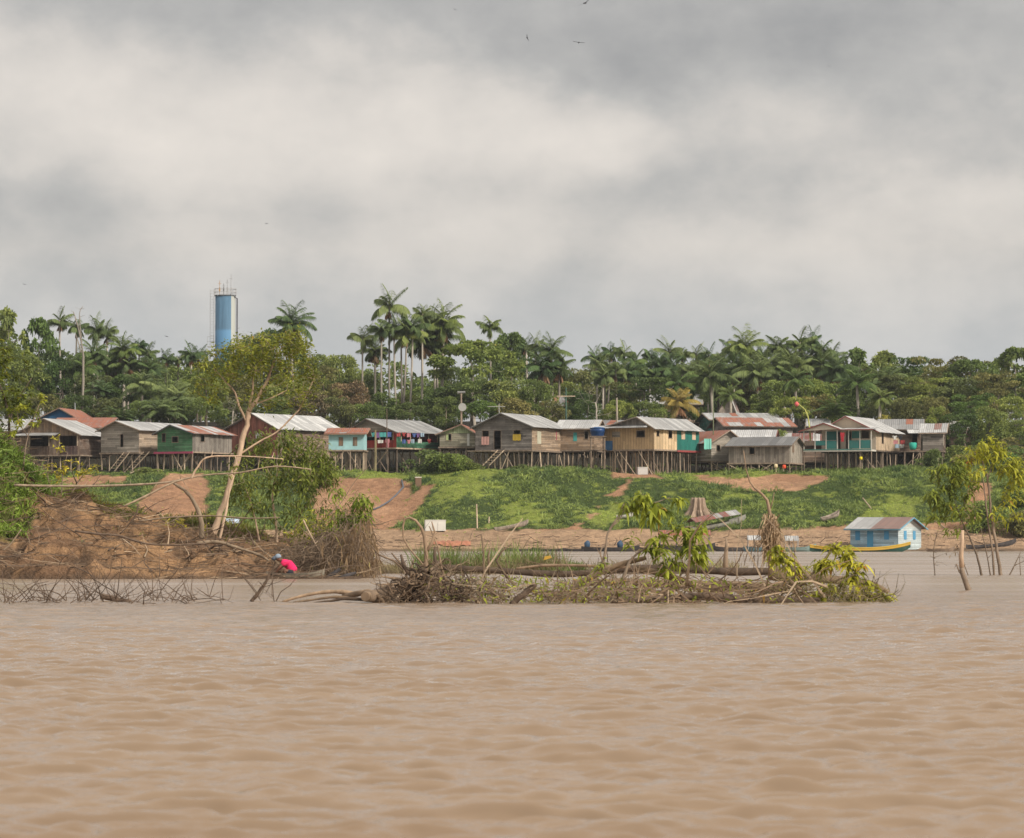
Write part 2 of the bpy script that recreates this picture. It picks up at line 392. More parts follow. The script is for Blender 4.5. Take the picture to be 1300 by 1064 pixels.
# ------------------------------------------------------------------ near bank (spit)
_bx = [-120, 0, 60, 100, 200, 300, 400, 455, 478, 500]
_bh = [5.2, 4.0, 3.1, 2.75, 2.1, 1.35, .75, .4, -.1, -.6]
def hs(x, y):
    px = 650 + x * 4000 / 120
    top = np.interp(px, _bx, _bh)
    front = 108.5 + (fbm(x * .5 + 5, x * 0, 3) - .5) * 1.4
    d = y - front
    prof = np.interp(d, [-4, 0, .5, 3, 8, 14, 22, 34, 42], [-.9, -.12, .18, .34, .72, 1.0, .85, .2, -.5])
    z = np.where(prof > 0, prof * np.maximum(top, .0) , prof)
    z = np.where(top < 0, np.minimum(z, top), z)
    z = z + np.clip(d, 0, 2) * .5 * ((fbm(x * .6, y * .6, 4) - .5) * 1.5 * np.clip(top, .1, 1) + (fbm(x * 1.8, y * 1.8, 4) - .5) * .75 - .5 * np.clip(.06 - np.abs(fbm(x * .5 + 20, y * .2, 3) - .5), 0, 1) / .06 * .5)
    lg = z * 2.6 + (fbm(x * .35 + 3, y * .35, 4) - .5) * 2.2; fr_ = lg - np.floor(lg); z = np.where((z > .1) & (d > 0), z + .55 * (np.clip((fr_ - .55) / .35, 0, 1) - fr_) / 2.6, z)
    # grassy hummock at the far left
    z = z + 2.9 * np.exp(-((np.minimum(x + 21.2, 0) * .4 + np.maximum(x + 21.2, 0)) / 2.6)**2 - ((y - 119) / 3.5)**2)
    return z
xs2 = np.concatenate([[-60, -50, -42, -36, -32], np.arange(-29, -3.5, .16)]); ys2 = np.arange(104, 152, .22)
x, y, z, fc = grid(xs2, ys2, hs)
nz = fbm(x * .5, y * .5, 4); n2 = fbm(x * 1.6 + 8, y * 1.6, 3)
ca, cb, cc_ = np.array((.38, .225, .118)), np.array((.23, .135, .078)), np.array((.12, .078, .05))
n3_ = fbm(x * .45 + 2, z * 4.5 + y * .25, 4); kf = np.clip((n3_ - .44) * 5.0, 0, 1)[:, None]; col = (ca * kf + cb * (1 - kf)); kd = np.clip((n2 - .56) * 7, 0, .8)[:, None]; col = col * (1 - kd) + cc_ * kd
col[z < .14] = (.13, .085, .055)
col[(x < -18.2 + (nz - .5) * 3) & (y > 113)] = (.10, .11, .03)
bm_ = np_mesh('mud_bank', np.stack([x, y, z], 1), fc, col=col, smooth=True)
tag(link('mud_bank', bm_, m_ground()), kind='structure')
# low mud shoal in the channel that carries the reeds
def hshoal(x, y):
    c = 126 + (fbm(x * .2, x * 0 + 2, 3) - .5) * 5
    return .16 - ((y - c) / 2.6)**2 * .3 + (fbm(x * .9, y * .9, 3) - .5) * .16 - .7 * np.clip(np.abs(x - 1.5) - 7.5, 0, 3)
x, y, z, fc = grid(np.arange(-9.5, 12.5, .25), np.arange(120, 133, .25), hshoal)
tag(link('mud_shoal', np_mesh('mud_shoal', np.stack([x, y, z], 1), fc, col=np.tile(np.array((.13, .09, .06)), (len(x), 1)), smooth=True), m_ground()), kind='structure')

# ------------------------------------------------------------------ water
ny_, nx_ = 2500, 600
Yr = 1.0 / np.linspace(1 / 13.0, 1 / 330.0, ny_); T = np.linspace(-.34, .34, nx_)
TT, YY = np.meshgrid(T, Yr); x = (TT * YY).ravel(); y = YY.ravel()
dy = np.gradient(Yr); dyy = np.repeat(dy, nx_); dxx = y * (T[1] - T[0])
z = np.zeros_like(x); lost = np.zeros_like(x); wr = np.random.default_rng(3)
for k in range(120):
    lam = .14 * (7.5 ** (k / 119)); th = R(88) + wr.normal(0, .27); kx, ky = math.cos(th), math.sin(th)
    a = lam * .0092 * (1.0 if lam < .55 else .5 if lam < .8 else .22); ph = wr.random() * 6.28
    fade = np.clip(lam / (2.2 * np.maximum(dxx * abs(kx), dyy * abs(ky) * 1.25) + 1e-6) - .6, 0, 1)
    pz = (x * kx + y * ky) * 2 * math.pi / lam + ph; q = np.sin(pz) + .3 * np.sin(pz) ** 2
    z += a * fade * q; lost += (1 - fade) / 120
gust = .55 + .9 * fbm(x * .11, y * .07, 3)
edge = np.clip((.34 - np.abs(TT.ravel())) / .03, 0, 1) * np.clip((y - 13) / .6, 0, 1) * np.clip((330 - y) / 20, 0, 1)
z *= gust * edge
i = (np.arange(ny_ - 1)[:, None] * nx_ + np.arange(nx_ - 1)[None, :]).ravel()
fc = np.stack([i, i + 1, i + nx_ + 1, i + nx_], 1)
v = np.stack([x, y, z], 1); n0 = len(v)
e0 = .34 * 13; e1 = .34 * 330
ext = [(-e0,13,0),(e0,13,0),(e1,330,0),(-e1,330,0),(-3000,-3000,0),(3000,-3000,0),(3000,330,0),(-3000,330,0)]
v = np.concatenate([v, np.array(ext)]); q = lambda *a: [n0 + k for k in a]
fc = np.concatenate([fc, np.array([q(4,5,1,0), q(5,6,2,1), q(0,3,7,4)])])
wm = np_mesh('river_water', v, fc, smooth=True); a_ = wm.attributes.new('chop', 'FLOAT', 'POINT'); a_.data.foreach_set('value', np.concatenate([lost, np.ones(8)]).astype(np.float32))
tag(link('river_water', wm, m_water()), kind='structure')

_GY = np.arange(299, 372, .1)
def onbank(px, py):
    """distance at which the far bank passes through this pixel, and its height there"""
    for Y in _GY:
        p = W(px, py, float(Y)); g = float(hg(p.x, p.y))
        if g >= p.z: return float(Y), g
    return 350.0, float(hg(W(px, py, 350).x, 350))
# ------------------------------------------------------------------ palette
GREY = (.20, .175, .15); GREYL = (.30, .265, .22); BROWN = (.20, .135, .095); DBROWN = (.12, .08, .06); TAN = (.46, .32, .18); CREAM = (.58, .46, .30)
TEAL = (.02, .15, .125); GREEN = (.055, .16, .075); LBLUE = (.30, .50, .52); BRICK = (.26, .10, .07); RED = (.30, .045, .035); DARK = (.05, .04, .035)
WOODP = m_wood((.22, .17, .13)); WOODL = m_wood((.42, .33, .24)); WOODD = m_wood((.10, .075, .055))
UNDER = m_wood((.09, .07, .055))

def wall_mb(L, H, holes=(), t=.05, xoff=0.0):
    """a board wall in its own x-z plane, y from 0 (outside) to t, with real openings (u0, v0, u1, v1)"""
    m = MB(); hs_ = [(max(.03, a), max(.0, b), min(L - .03, c), min(H - .02, d)) for a, b, c, d in holes]
    us = sorted({0.0, L} | {h[0] for h in hs_} | {h[2] for h in hs_}); vs = sorted({0.0, H} | {h[1] for h in hs_} | {h[3] for h in hs_})
    for i in range(len(us) - 1):
        for j in range(len(vs) - 1):
            u0, u1, v0, v1 = us[i], us[i+1], vs[j], vs[j+1]; cu, cv = (u0 + u1) / 2, (v0 + v1) / 2
            if u1 - u0 < 1e-4 or v1 - v0 < 1e-4: continue
            if any(a < cu < c and b < cv < d for a, b, c, d in hs_): continue
            uvq = [(u0 + xoff, v0), (u1 + xoff, v0), (u1 + xoff, v1), (u0 + xoff, v1)]
            m.quad([(u0, 0, v0), (u1, 0, v0), (u1, 0, v1), (u0, 0, v1)], uvq)
            m.quad([(u1, t, v0), (u0, t, v0), (u0, t, v1), (u1, t, v1)], uvq)
    for a, b, c, d in hs_ + [None]if False else hs_:
        m.quad([(a,0,b),(a,0,d),(a,t,d),(a,t,b)]); m.quad([(c,0,b),(c,t,b),(c,t,d),(c,0,d)])
        m.quad([(a,0,b),(a,t,b),(c,t,b),(c,0,b)]); m.quad([(a,0,d),(c,0,d),(c,t,d),(a,t,d)])
    m.quad([(0,0,0),(0,0,H),(0,t,H),(0,t,0)]); m.quad([(L,0,0),(L,t,0),(L,t,H),(L,0,H)]); m.quad([(0,0,0),(0,t,0),(L,t,0),(L,0,0)]); m.quad([(0,0,H),(L,0,H),(L,t,H),(0,t,H)])
    return m
def roof_slab(p0, p1, p2, p3, th=.05, u0=0.0):
    """p0-p1 along the ridge, p3-p2 along the eave; u along the ridge"""
    p0, p1, p2, p3 = map(Vector, (p0, p1, p2, p3)); n = (p1 - p0).cross(p3 - p0).normalized()
    if n.z < 0: n = -n
    L = (p1 - p0).length; V = (p3 - p0).length; m = MB(); d = n * th
    N = max(1, int(L / .8)); rr = random.Random(int(L * 100))
    # overlapping sheets, each lifted a few millimetres differently so that the eave line is not ruler straight
    for k in range(N):
        a, b = k / N, (k + 1) / N; o = n * rr.uniform(0, .018); ex = (p3 - p0).normalized() * rr.uniform(-.02, .09)
        A, B = p0.lerp(p1, a) + o, p0.lerp(p1, b) + o; C, D = p3.lerp(p2, b) + o + ex, p3.lerp(p2, a) + o + ex
        uu = [(u0 + a * L, 0), (u0 + b * L, 0), (u0 + b * L, V), (u0 + a * L, V)]
        m.quad([A + d, B + d, C + d, D + d], uu); m.quad([D, C, B, A], uu[::-1])
        m.quad([D, D + d, C + d, C], uu); m.quad([A, A + d, D + d, D], uu); m.quad([B, C, C + d, B + d], uu); m.quad([A, B, B + d, A + d], uu)
    return m

def place(o, loc, rz=0.0): o.location = loc; o.rotation_euler = (0, 0, rz); return o
def house(label, a, b, c, floor, eave, ridge, Y=350, typ='gf', rf=.5, side='R', L=9.0, name='stilt_house', cat='house',
          fm=None, sm=None, rm=None, gm=None, fh=(), sh=(), stilts=(6, 4), over=.45, base=None, fascia=None, group='timber houses on stilts along the bank',
          floorm=None, braces=3, split=None, roof2=None, sills=True, eave_l=None, nofront=False, base_w=1.0):
    """front wall between photo columns a..b, side wall out to c; px heights of floor, eave and ridge"""
    s = S(Y); sp = abs(c - b) if side == 'R' else abs(a - c)
    th = math.asin(min(.9, sp / s / L)); Wd = (b - a) / s / math.cos(th)
    fm = fm or m_plank(GREY); sm = sm or fm; rm = rm or m_roof(.12); gm = gm or fm
    zf = W(0, floor, Y).z; H = (floor - eave) / s; HR = (floor - ridge) / s
    if side == 'R':
        cx = W(b, floor, Y).x; o = empty(name, (cx - Wd * math.cos(th), Y + Wd * math.sin(th), zf), -th)
    else:
        cx = W(a, floor, Y).x; o = empty(name, (cx, Y, zf), th)
    tag(o, label, cat, group)
    def uf(px): return (px - a) / (b - a) * Wd
    def us(px): return ((px - b) if side == 'R' else (a - px)) / max(1, sp) * L
    def vz(py): return (floor - py) / s
    def cut(hl, fu): return [tuple([min(fu(h[0]), fu(h[2])), vz(h[3]), max(fu(h[0]), fu(h[2])), vz(h[1])]) for h in hl]
    fcut = cut(fh, uf); scut = cut(sh, us)
    kinds_open = ('hole', 'door', 'veranda', 'cloth')
    def openings(hl, ct): return [r for h, r in zip(hl, ct) if h[4] in kinds_open]
    t = .05
    if not nofront: place(wall_mb(Wd, H, openings(fh, fcut)).build('wall', fm, o), (0, 0, 0))
    sgn = 1
    if side == 'R': sw_loc, sw_rz = (Wd, t, 0), math.pi / 2
    else: sw_loc, sw_rz = (0, L, 0), -math.pi / 2
    so_ = openings(sh, scut)
    if side == 'L': so_ = [(L - r[2], r[1], L - r[0], r[3]) for r in so_]
    LL = L - t
    if split:
        u1 = us(split[0]) - t
        o1 = [r for r in so_ if r[0] < u1]; o2 = [(r[0] - u1, r[1], r[2] - u1, r[3]) for r in so_ if r[0] >= u1]
        place(wall_mb(u1, H, o1).build('wall', sm, o), (Wd, t, 0), sw_rz); place(wall_mb(LL - u1, H, o2).build('wall', split[1], o), (Wd, t + u1, 0), sw_rz)
    else: place(wall_mb(LL, H, so_).build('wall', sm, o), sw_loc, sw_rz)
    # the two walls away from the river
    if side == 'R': place(wall_mb(LL, H).build('wall', sm, o), (0, L, 0), -math.pi / 2)
    else: place(wall_mb(LL, H).build('wall', sm, o), (Wd, t, 0), math.pi / 2)
    place(wall_mb(Wd - 2*t, H).build('wall', fm, o), (Wd - t, L, 0), math.pi)
    # floor
    MB().box((-.15, -.15, -.17), (Wd + .15, L + .15, -.012)).build('floor', floorm or WOODP, o)
    ov = over
    if typ == 'gf':
        px_ = Wd * rf; dl = (HR - H) / max(.3, px_); dr = (HR - H) / max(.3, Wd - px_)
        for (y0, y1) in ((0, t), (L - t, L)):
            m = MB(); A, B, C = (0, H), (Wd, H), (px_, HR - .01)
            m.quad([(A[0], y0, A[1]), (B[0], y0, B[1]), (C[0], y0, C[1])], [A, B, C]); m.quad([(C[0], y1, C[1]), (B[0], y1, B[1]), (A[0], y1, A[1])], [C, B, A])
            m.quad([(A[0], y0, A[1]), (A[0], y1, A[1]), (B[0], y1, B[1]), (B[0], y0, B[1])]); m.build('gable', gm, o)
        zl, zr = H - dl * ov, H - dr * ov
        roof_slab((px_, -ov, HR), (px_, L + ov, HR), (Wd + ov, L + ov, zr), (Wd + ov, -ov, zr)).build('roof', rm, o)
        roof_slab((px_, -ov, HR), (px_, L + ov, HR), (-ov, L + ov, zl), (-ov, -ov, zl)).build('roof', roof2 or rm, o)
        fa = MB(); fa.beam((-ov, -ov - .03, zl - .03), (px_, -ov - .03, HR - .03), .11); fa.beam((px_, -ov - .03, HR - .03), (Wd + ov, -ov - .03, zr - .03), .11)
        fa.build('fascia', fascia or WOODP, o)
    elif typ == 'gs':
        py_ = L * rf; df = (HR - H) / py_; db = (HR - H) / (L - py_)
        for (x0, x1) in ((0, t), (Wd - t, Wd)):
            m = MB(); A, B, C = (0, H), (L, H), (py_, HR - .01)
            m.quad([(x1, A[0], A[1]), (x1, B[0], B[1]), (x1, C[0], C[1])], [A, B, C]); m.quad([(x0, C[0], C[1]), (x0, B[0], B[1]), (x0, A[0], A[1])], [C, B, A])
            m.build('gable', gm, o)
        zf_, zb_ = H - df * ov, H - db * ov
        roof_slab((-ov, py_, HR), (Wd + ov, py_, HR), (Wd + ov, -ov, zf_), (-ov, -ov, zf_)).build('roof', rm, o)
        roof_slab((-ov, py_, HR), (Wd + ov, py_, HR), (Wd + ov, L + ov, zb_), (-ov, L + ov, zb_)).build('roof', roof2 or rm, o)
        X = Wd + ov + .03 if side == 'R' else -ov - .03
        fa = MB(); fa.beam((X, -ov, zf_ - .03), (X, py_, HR - .03), .11); fa.beam((X, py_, HR - .03), (X, L + ov, zb_ - .03), .11)
        fa.beam((-ov, -ov - .03, zf_ - .04), (Wd + ov, -ov - .03, zf_ - .04), .11); fa.build('fascia', fascia or WOODP, o)
    # what fills or edges the openings
    for hl, ct, onside in ((fh, fcut, False), (sh, scut, True)):
        for h, r in zip(hl, ct):
            if onside:
                if side == 'R': M = Matrix.Translation((Wd, 0, 0)) @ Matrix.Rotation(math.pi / 2, 4, 'Z'); q = r
                else: M = Matrix.Translation((0, L, 0)) @ Matrix.Rotation(-math.pi / 2, 4, 'Z'); q = (L - r[2], r[1], L - r[0], r[3])
            else: M = Matrix.Identity(4); q = r
            q = (max(.03, q[0]), max(0, q[1]), min((L if onside else Wd) - .03, q[2]), min(H - .02, q[3]))
            def add(m, nm, mt, par=o):
                x = m.build(nm, mt, par)
                if par is o: x.matrix_local = M
                return x
            kind = h[4]; mt = h[5] if len(h) > 5 else None
            if kind in ('hole', 'cloth', 'door'):
                m = MB(); e = .035
                m.box((q[0]-e, -.03, q[1]), (q[0]+.02, .0, q[3])); m.box((q[2]-.02, -.03, q[1]), (q[2]+e, .0, q[3])); m.box((q[0]-e, -.032, q[3]), (q[2]+e, .0, q[3]+.06))
                if kind != 'door': m.box((q[0]-e-.03, -.05, q[1]-.06), (q[2]+e+.03, .0, q[1]))
                wf = add(m, 'door_frame' if kind == 'door' else 'window_frame', WOODP)
                if kind == 'door':   # a leaf standing open, inside
                    MB().box((q[2]-.06, .06, q[1]+.02), (q[2]-.02, .7, q[3]-.03)).build('door', m_plank(DBROWN, True), wf)
                if kind == 'hole' and mt: MB().box((q[0]+.02, .01, q[1]+.02), (q[0]+(q[2]-q[0])*.45, .035, q[3]-.02)).build('shutter', mt, wf)
                if kind == 'cloth':
                    hh = q[1] + (q[3] - q[1]) * .5; m = MB(); n = 5
                    for k in range(n):
                        x0 = q[0] - .05 + (q[2] - q[0] + .1) * k / n; x1 = q[0] - .05 + (q[2] - q[0] + .1) * (k + 1) / n
                        y0, y1 = (-.07, -.10) if k % 2 else (-.10, -.07); d = -.25 - .05 * (k % 2)
                        m.quad([(x0, y0, q[1] + d), (x1, y1, q[1] + d), (x1, y1, hh), (x0, y0, hh)]); m.quad([(x0, y0+.012, q[1] + d), (x0, y0+.012, hh), (x1, y1+.012, hh), (x1, y1+.012, q[1] + d)])
                    m.build('curtain', mt, wf)
            elif kind == 'panel': add(MB().box((q[0], -.035, q[1]), (q[2], -.004, q[3])), 'shutter', mt)
            elif kind == 'patch': add(MB().box((q[0], -.03, q[1]), (q[2], -.004, q[3])), 'board', mt)
            elif kind == 'veranda':
                m = MB(); n = max(1, int((q[2] - q[0]) / 1.6))
                for k in range(n + 1):
                    xx = q[0] + (q[2] - q[0]) * k / n; add(MB().box((xx - .05, -.04, q[1]), (xx + .05, .06 - .012, q[3])), 'veranda_post', WOODL)
                    if mt: add(MB().box((q[0], -.03, 0.01), (q[2], -.004, q[1])), 'railing', mt)
    # piles
    rz = o.rotation_euler.z; ca, sa = math.cos(rz), math.sin(rz); bx, by = o.location.x, o.location.y
    rr = random.Random(int(a * 7 + b)); nx, ny = stilts
    def ground_at(lx, ly): return float(hg(bx + lx * ca - ly * sa, by + lx * sa + ly * ca)) - zf if base is None else base - zf
    tops = []
    for i in range(nx):
        for j in range(ny):
            lx = Wd * (i + rr.uniform(-.18, .18) * (0 < i < nx-1)) / max(1, nx - 1); ly = L * j / max(1, ny - 1) * .92 + rr.uniform(-.15, .15) + .1
            lx2 = lx + rr.uniform(-.12, .12); ly2 = ly + rr.uniform(-.1, .1); g = ground_at(lx2, ly2)
            if g > -.5: continue
            r = rr.uniform(.05, .09); lx2 += rr.uniform(-.12, .12); mid = ((lx + lx2) / 2 + rr.uniform(-.04, .04), (ly + ly2) / 2, g / 2)
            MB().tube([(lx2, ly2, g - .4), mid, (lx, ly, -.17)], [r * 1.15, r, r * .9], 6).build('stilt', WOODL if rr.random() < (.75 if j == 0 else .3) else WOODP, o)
            if j <= 1: tops.append((lx, ly, g))
    for k in range(braces + 2):
        if len(tops) < 3: break
        p = rr.choice(tops); dx = rr.choice([-1, 1]) * rr.uniform(1.2, 2.4); x2 = min(Wd, max(0, p[0] + dx)); yy = rr.choice([-.08, L * .3])
        MB().tube([(p[0], yy, p[2] - .1), (x2, yy, -.2)], [.05, .045], 5).build('brace', WOODL if rr.random() < .5 else WOODP, o)
    if stilts[0] > 2:
        for j in range(0, ny):
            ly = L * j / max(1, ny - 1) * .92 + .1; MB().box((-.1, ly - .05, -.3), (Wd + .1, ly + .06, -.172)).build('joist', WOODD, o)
    o['_w'] = Wd; o['_l'] = L; o['_h'] = H; o['_s'] = s
    return o
def stairs(o, x, y0, drop, run=-1.4, wd=.8, rail=False):
    """open ladder stair from the deck edge down towards the river"""
    m = MB(); n = max(3, int(drop / .28))
    for sx_ in (0, wd): m.beam((x + sx_, y0, 0), (x + sx_ + run, y0 - .9, -drop), .09)
    for k in range(1, n):
        f = k / n; m.box((x + run * f - .03, y0 - .9 * f - .1, -drop * f - .02), (x + run * f + wd + .03, y0 - .9 * f + .1, -drop * f + .02))
    return m.build('stairs', WOODL, o)

R_LIGHT = m_roof(-.04, .50); R_GREY = m_roof(-.0, .36); R_MIX = m_roof(.45, .40); R_RUST = m_roof(.85, .36); R_DGREY = m_roof(-.03, .20); R_WHITE = m_roof(-.03, .62)
PINK = m_paint((.55, .30, .26)); YEL = m_paint((.62, .42, .05)); WHT = m_paint((.6, .58, .54)); TEALC = m_paint((.05, .30, .28)); DKB = m_paint((.03, .08, .11)); SHUT = m_plank((.17, .11, .07), True, .12)

# left cluster
house('pale roofed timber shack behind the grassy hummock at the far left', -42, 24, 32, 580, 546, 531, 362, 'gs', L=8, rm=R_LIGHT, fm=m_plank(BROWN), stilts=(5, 3))
house('long open shed with rusty roof and blue tarpaulin under its gable', 48, 98, 112, 560, 531, 518, 378, 'gf', rf=.55, L=7, rm=R_RUST, fm=m_plank(DBROWN), fh=[(60,533,92,545,'veranda')], gm=m_paint((.02, .10, .22)), stilts=(4, 2), base=11.5)
house('low house with streaky orange rust roof behind the brown veranda shack', 66, 134, 142, 576, 542, 529, 366, 'gs', L=8, rm=R_RUST, fm=m_plank(DBROWN), stilts=(5, 2))
h = house('brown timber shack with open veranda and a wide pale gable roof', 14, 101, 127, 577, 551, 531, 351, 'gf', rf=.47, L=7, rm=R_LIGHT, fm=m_plank(BROWN, True), gm=m_plank((.24,.16,.10), True), sm=m_plank(DBROWN),
      fh=[(34,553,60,566,'veranda',m_plank((.17,.11,.08), True)), (74,553,98,566,'veranda',m_plank((.16,.10,.09), True))], stilts=(8, 4), base_w=1)
roof_slab((0.4, .02, 2.42), (5.6, .02, 2.42), (5.6, -1.1, 2.1), (.4, -1.1, 2.1)).build('awning', R_LIGHT, h)
h = house('weathered grey plank house with a long pale roof and front ladder stair', 124, 176, 240, 574, 545, 534, 350, 'gf', rf=.44, L=11, rm=m_roof(-.02, .50), fm=m_plank(GREYL), sm=m_plank((.34,.26,.19)),
      fh=[(151,551,155,567,'door')], sh=[(208,566,216,573,'patch',m_paint((.06,.12,.15)))], stilts=(6, 4), braces=4)
stairs(h, 3.4, -.2, 2.1); stairs(h, 6.2, -.3, 2.3, -2.0)
h = house('green fronted plank house with a magenta floor beam and rust striped roof', 197, 244, 287, 573, 549, 539, 347, 'gf', rf=.42, L=8, rm=m_roof(.5, .50, r0=1.2, r1=4.0), fm=m_plank(GREEN, var=.35, worn=.2), sm=m_plank(GREY, True),
      fh=[(203.5,550,208,560,'hole'), (217,554,225,561,'hole')], sh=[(253,552,257,560,'hole')], stilts=(6, 4), braces=5, fascia=m_paint((.07,.08,.09)))
MB().box((-.3, -.3, -.24), (h['_w'] + .2, -.155, -.02)).build('floor_beam', m_paint((.30, .05, .10)), h)
house('brick red boarded house with broad pale roof behind the leaning tree', 284, 352, 428, 578, 543, 524, 356, 'gf', rf=.52, L=12, rm=R_WHITE, fm=m_plank(BRICK, True, worn=.1), sm=m_plank(BROWN),
      fh=[(323,549,331,556,'patch',WHT), (302,556,312,568,'hole')], stilts=(6, 3))
h = house('small light blue hut with brown shutters and a rust edged roof', 417, 461, 464, 571, 549.5, 543, 347, 'gs', rf=.7, L=3.2, rm=R_RUST, fm=m_paint(LBLUE), fh=[(430,555,435.5,566,'panel',SHUT), (448,555,453.5,566,'panel',SHUT)], stilts=(6, 3), fascia=m_paint((.30,.17,.11)))
h = house('broad roofed open veranda house hung with bright laundry', 441, 503, 562, 568, 547, 531, 352, 'gf', rf=.42, L=8.6, rm=m_roof(-.02, .36), fm=m_plank(RED, True, worn=.05), sm=m_plank((.035,.12,.07), worn=.1), gm=m_plank((.42,.36,.29)),
      fh=[(464,547.5,499,558.5,'veranda')], sh=[(509,548,554,560,'veranda')], stilts=(7, 3), floorm=WOODL, over=.6, braces=5)
house('low greenish shack with a rusty arched roof beside the dark bushes', 558, 603, 609, 567, 550, 539, 353, 'gf', rf=.62, L=6, rm=R_RUST, fm=m_plank((.25,.23,.17)), gm=m_plank((.34,.40,.22), True), fh=[(566,551,573,559,'hole',m_paint((.35,.42,.2))), (593,550.5,596,566,'panel',WHT)], stilts=(5, 3))
# centre
h = house('large weathered grey plank house with dark doorway and curtained windows', 603, 675, 721, 571, 540.5, 524, 347, 'gf', rf=.48, L=9, rm=m_roof(-.02, .46), fm=m_plank((.17,.15,.135)), sm=m_plank((.30,.215,.145)),
      fh=[(612,546,620.5,561,'cloth',PINK), (627,546,636,569.5,'door'), (652,546,661,556,'cloth',YEL)], sh=[(682,547,687,563,'patch',m_paint((.45,.43,.33)))], stilts=(10, 5), braces=6, fascia=m_paint((.12,.11,.10)))
stairs(h, 2.9, -.2, 1.7, -1.4)
MB().box((-.4, -1.2, -.16), (2.6, -.16, -.03)).build('landing', WOODP, h)
house('low brown plank house under one long pale roof next to the blue tank', 709, 754, 767, 571, 543, 532, 353, 'gs', L=7, rm=m_roof(-.01, .55), fm=m_plank((.27,.185,.12)), fh=[(728,549,732.5,560,'panel',TEALC), (742,548,747,557,'hole')], stilts=(8, 3), braces=4)
house('grey roofed shack tucked behind the blue tank', 736, 778, 800, 570, 543, 532.5, 366, 'gs', L=7, rm=m_roof(.05, .30), fm=m_plank(BROWN), stilts=(5, 2))
h = house('tan and teal house on tall braced stilts with a long grey roof', 768, 830, 893, 570, 542, 529, 345, 'gf', rf=.7, L=9.6, rm=m_roof(-.01, .46), fm=m_plank(TAN, True, .35, .2, .05), sm=m_plank((.55,.40,.24), True, .6, .25, .25), gm=m_plank(GREY, True),
      split=(862, m_plank(TEAL, True, .3, .2, .03)), fh=[(778.5,547,788,554,'patch',m_plank(GREYL)), (809,546.5,819,554.5,'hole')], sh=[(834,547,837,553,'hole'), (850,546,855,555,'hole'), (868,546,873,556,'patch',m_paint((.5,.38,.27))), (883,546,888,556,'patch',m_paint((.5,.38,.27)))], stilts=(10, 6), braces=9, over=.5)
roof_slab((-.6, -.02, 2.62), (h['_w'] * .86, -.02, 2.62), (h['_w'] * .98, -1.1, 2.32), (-.6, -1.1, 2.32)).build('awning', m_roof(-.01, .50), h)
m = MB().box((h['_w'] + .16, 4.6, -.23), (h['_w'] + .22, 9.7, -.02)); m.build('floor_beam', m_paint((.26, .05, .05)), h)
# right of centre
house('long shed with pale roof on the slope above the rust striped roof', 904, 990, 893, 560, 532, 523, 380, 'gs', side='L', L=8, rm=m_roof(.12, .50), fm=m_plank(TEAL), gm=m_plank(TEAL), stilts=(4, 2), base=12.5)
house('long shed under a rusty roof with faded pale stripes', 922, 1008, 908, 566, 540, 529, 370, 'gs', side='L', L=7, rm=m_roof(.62, .46), fm=m_plank(GREY), stilts=(5, 2), base=11.2)
house('small grey plank hut with rust red roof beside the teal wall', 903, 943, 872, 585, 560, 546, 351, 'gf', rf=.55, side='L', L=6, rm=R_RUST, fm=m_plank(GREYL), fh=[(910,565,914.5,572,'hole')], stilts=(5, 3))
house('pale roofed hut wedged behind the long grey plank house', 930, 980, 990, 584, 555, 545, 358, 'gs', L=6, rm=R_WHITE, fm=m_plank(BROWN), gm=m_plank((.28,.2,.13), True), fascia=m_paint((.2,.07,.05)), stilts=(4, 2))
house('long low grey plank house with a dark tattered roof', 927, 1002, 1024, 587, 564.5, 554, 346, 'gs', L=5.2, rm=R_DGREY, fm=m_plank((.24,.205,.17), True), sm=m_plank(GREYL, True), fh=[(953,568,959.5,576,'hole')], sh=[(1007,564,1010,574,'panel',SHUT)], stilts=(9, 3), over=.35)
house('hut with rust patched pale roof behind the green balcony house', 992, 1046, 1054, 585, 562, 549, 362, 'gs', L=7, rm=m_roof(.5, .55, rustcol=(.16,.055,.04)), fm=m_plank(BROWN), stilts=(4, 2))
h = house('cream and green house with a railed balcony and red trimmed gable', 1046, 1112, 1153, 571, 546, 528, 349, 'gf', rf=.47, L=8.6, rm=m_roof(-.01, .58), fm=m_paint((.50,.42,.33)), sm=m_plank((.50,.38,.26), True, .3, .2, .15), gm=m_paint((.60,.49,.37)),
      fh=[(1052,547,1064,558,'patch',m_paint((.035,.17,.155))), (1064.5,547.5,1069,569.5,'hole'), (1076,548,1082.5,569.5,'door'), (1083,547,1094,556,'patch',m_paint((.035,.17,.155))), (1095,547,1104,556,'hole')], sh=[(1122,548,1125,562,'hole')], stilts=(9, 5), braces=6, fascia=m_paint((.24,.06,.05)), over=.55)
Wd = h['_w']; sH = h['_s']
MB().box((-1.5, -1.9, -.2), (Wd + .1, -.17, -.02)).build('balcony', m_paint((.55,.52,.46)), h)
MB().box((-1.5, -1.93, -.02), (Wd + .1, -1.88, .06)).build('balcony_edge', m_paint((.03,.22,.19)), h)
for k in range(7):
    xk = -1.45 + (Wd + 1.5) * k / 6; MB().box((xk - .05, -1.86, -.02), (xk + .05, -1.76, 2.12)).build('balcony_post', m_paint((.55,.52,.46)), h)
    if k < 6 and k not in (3,):
        x2 = -1.45 + (Wd + 1.5) * (k + 1) / 6; MB().box((xk + .07, -1.83, .12 if k > 1 else .5), (x2 - .07, -1.79, 1.02)).build('railing', m_paint((.035,.17,.155)) if k > 0 else WOODP, h)
    MB().tube([(xk, -1.75, float(hg(W(1046 + k*10, 570, 345).x, 346)) - h.location.z - .4), (xk, -1.75, -.2)], .06, 6).build('stilt', WOODP, h)
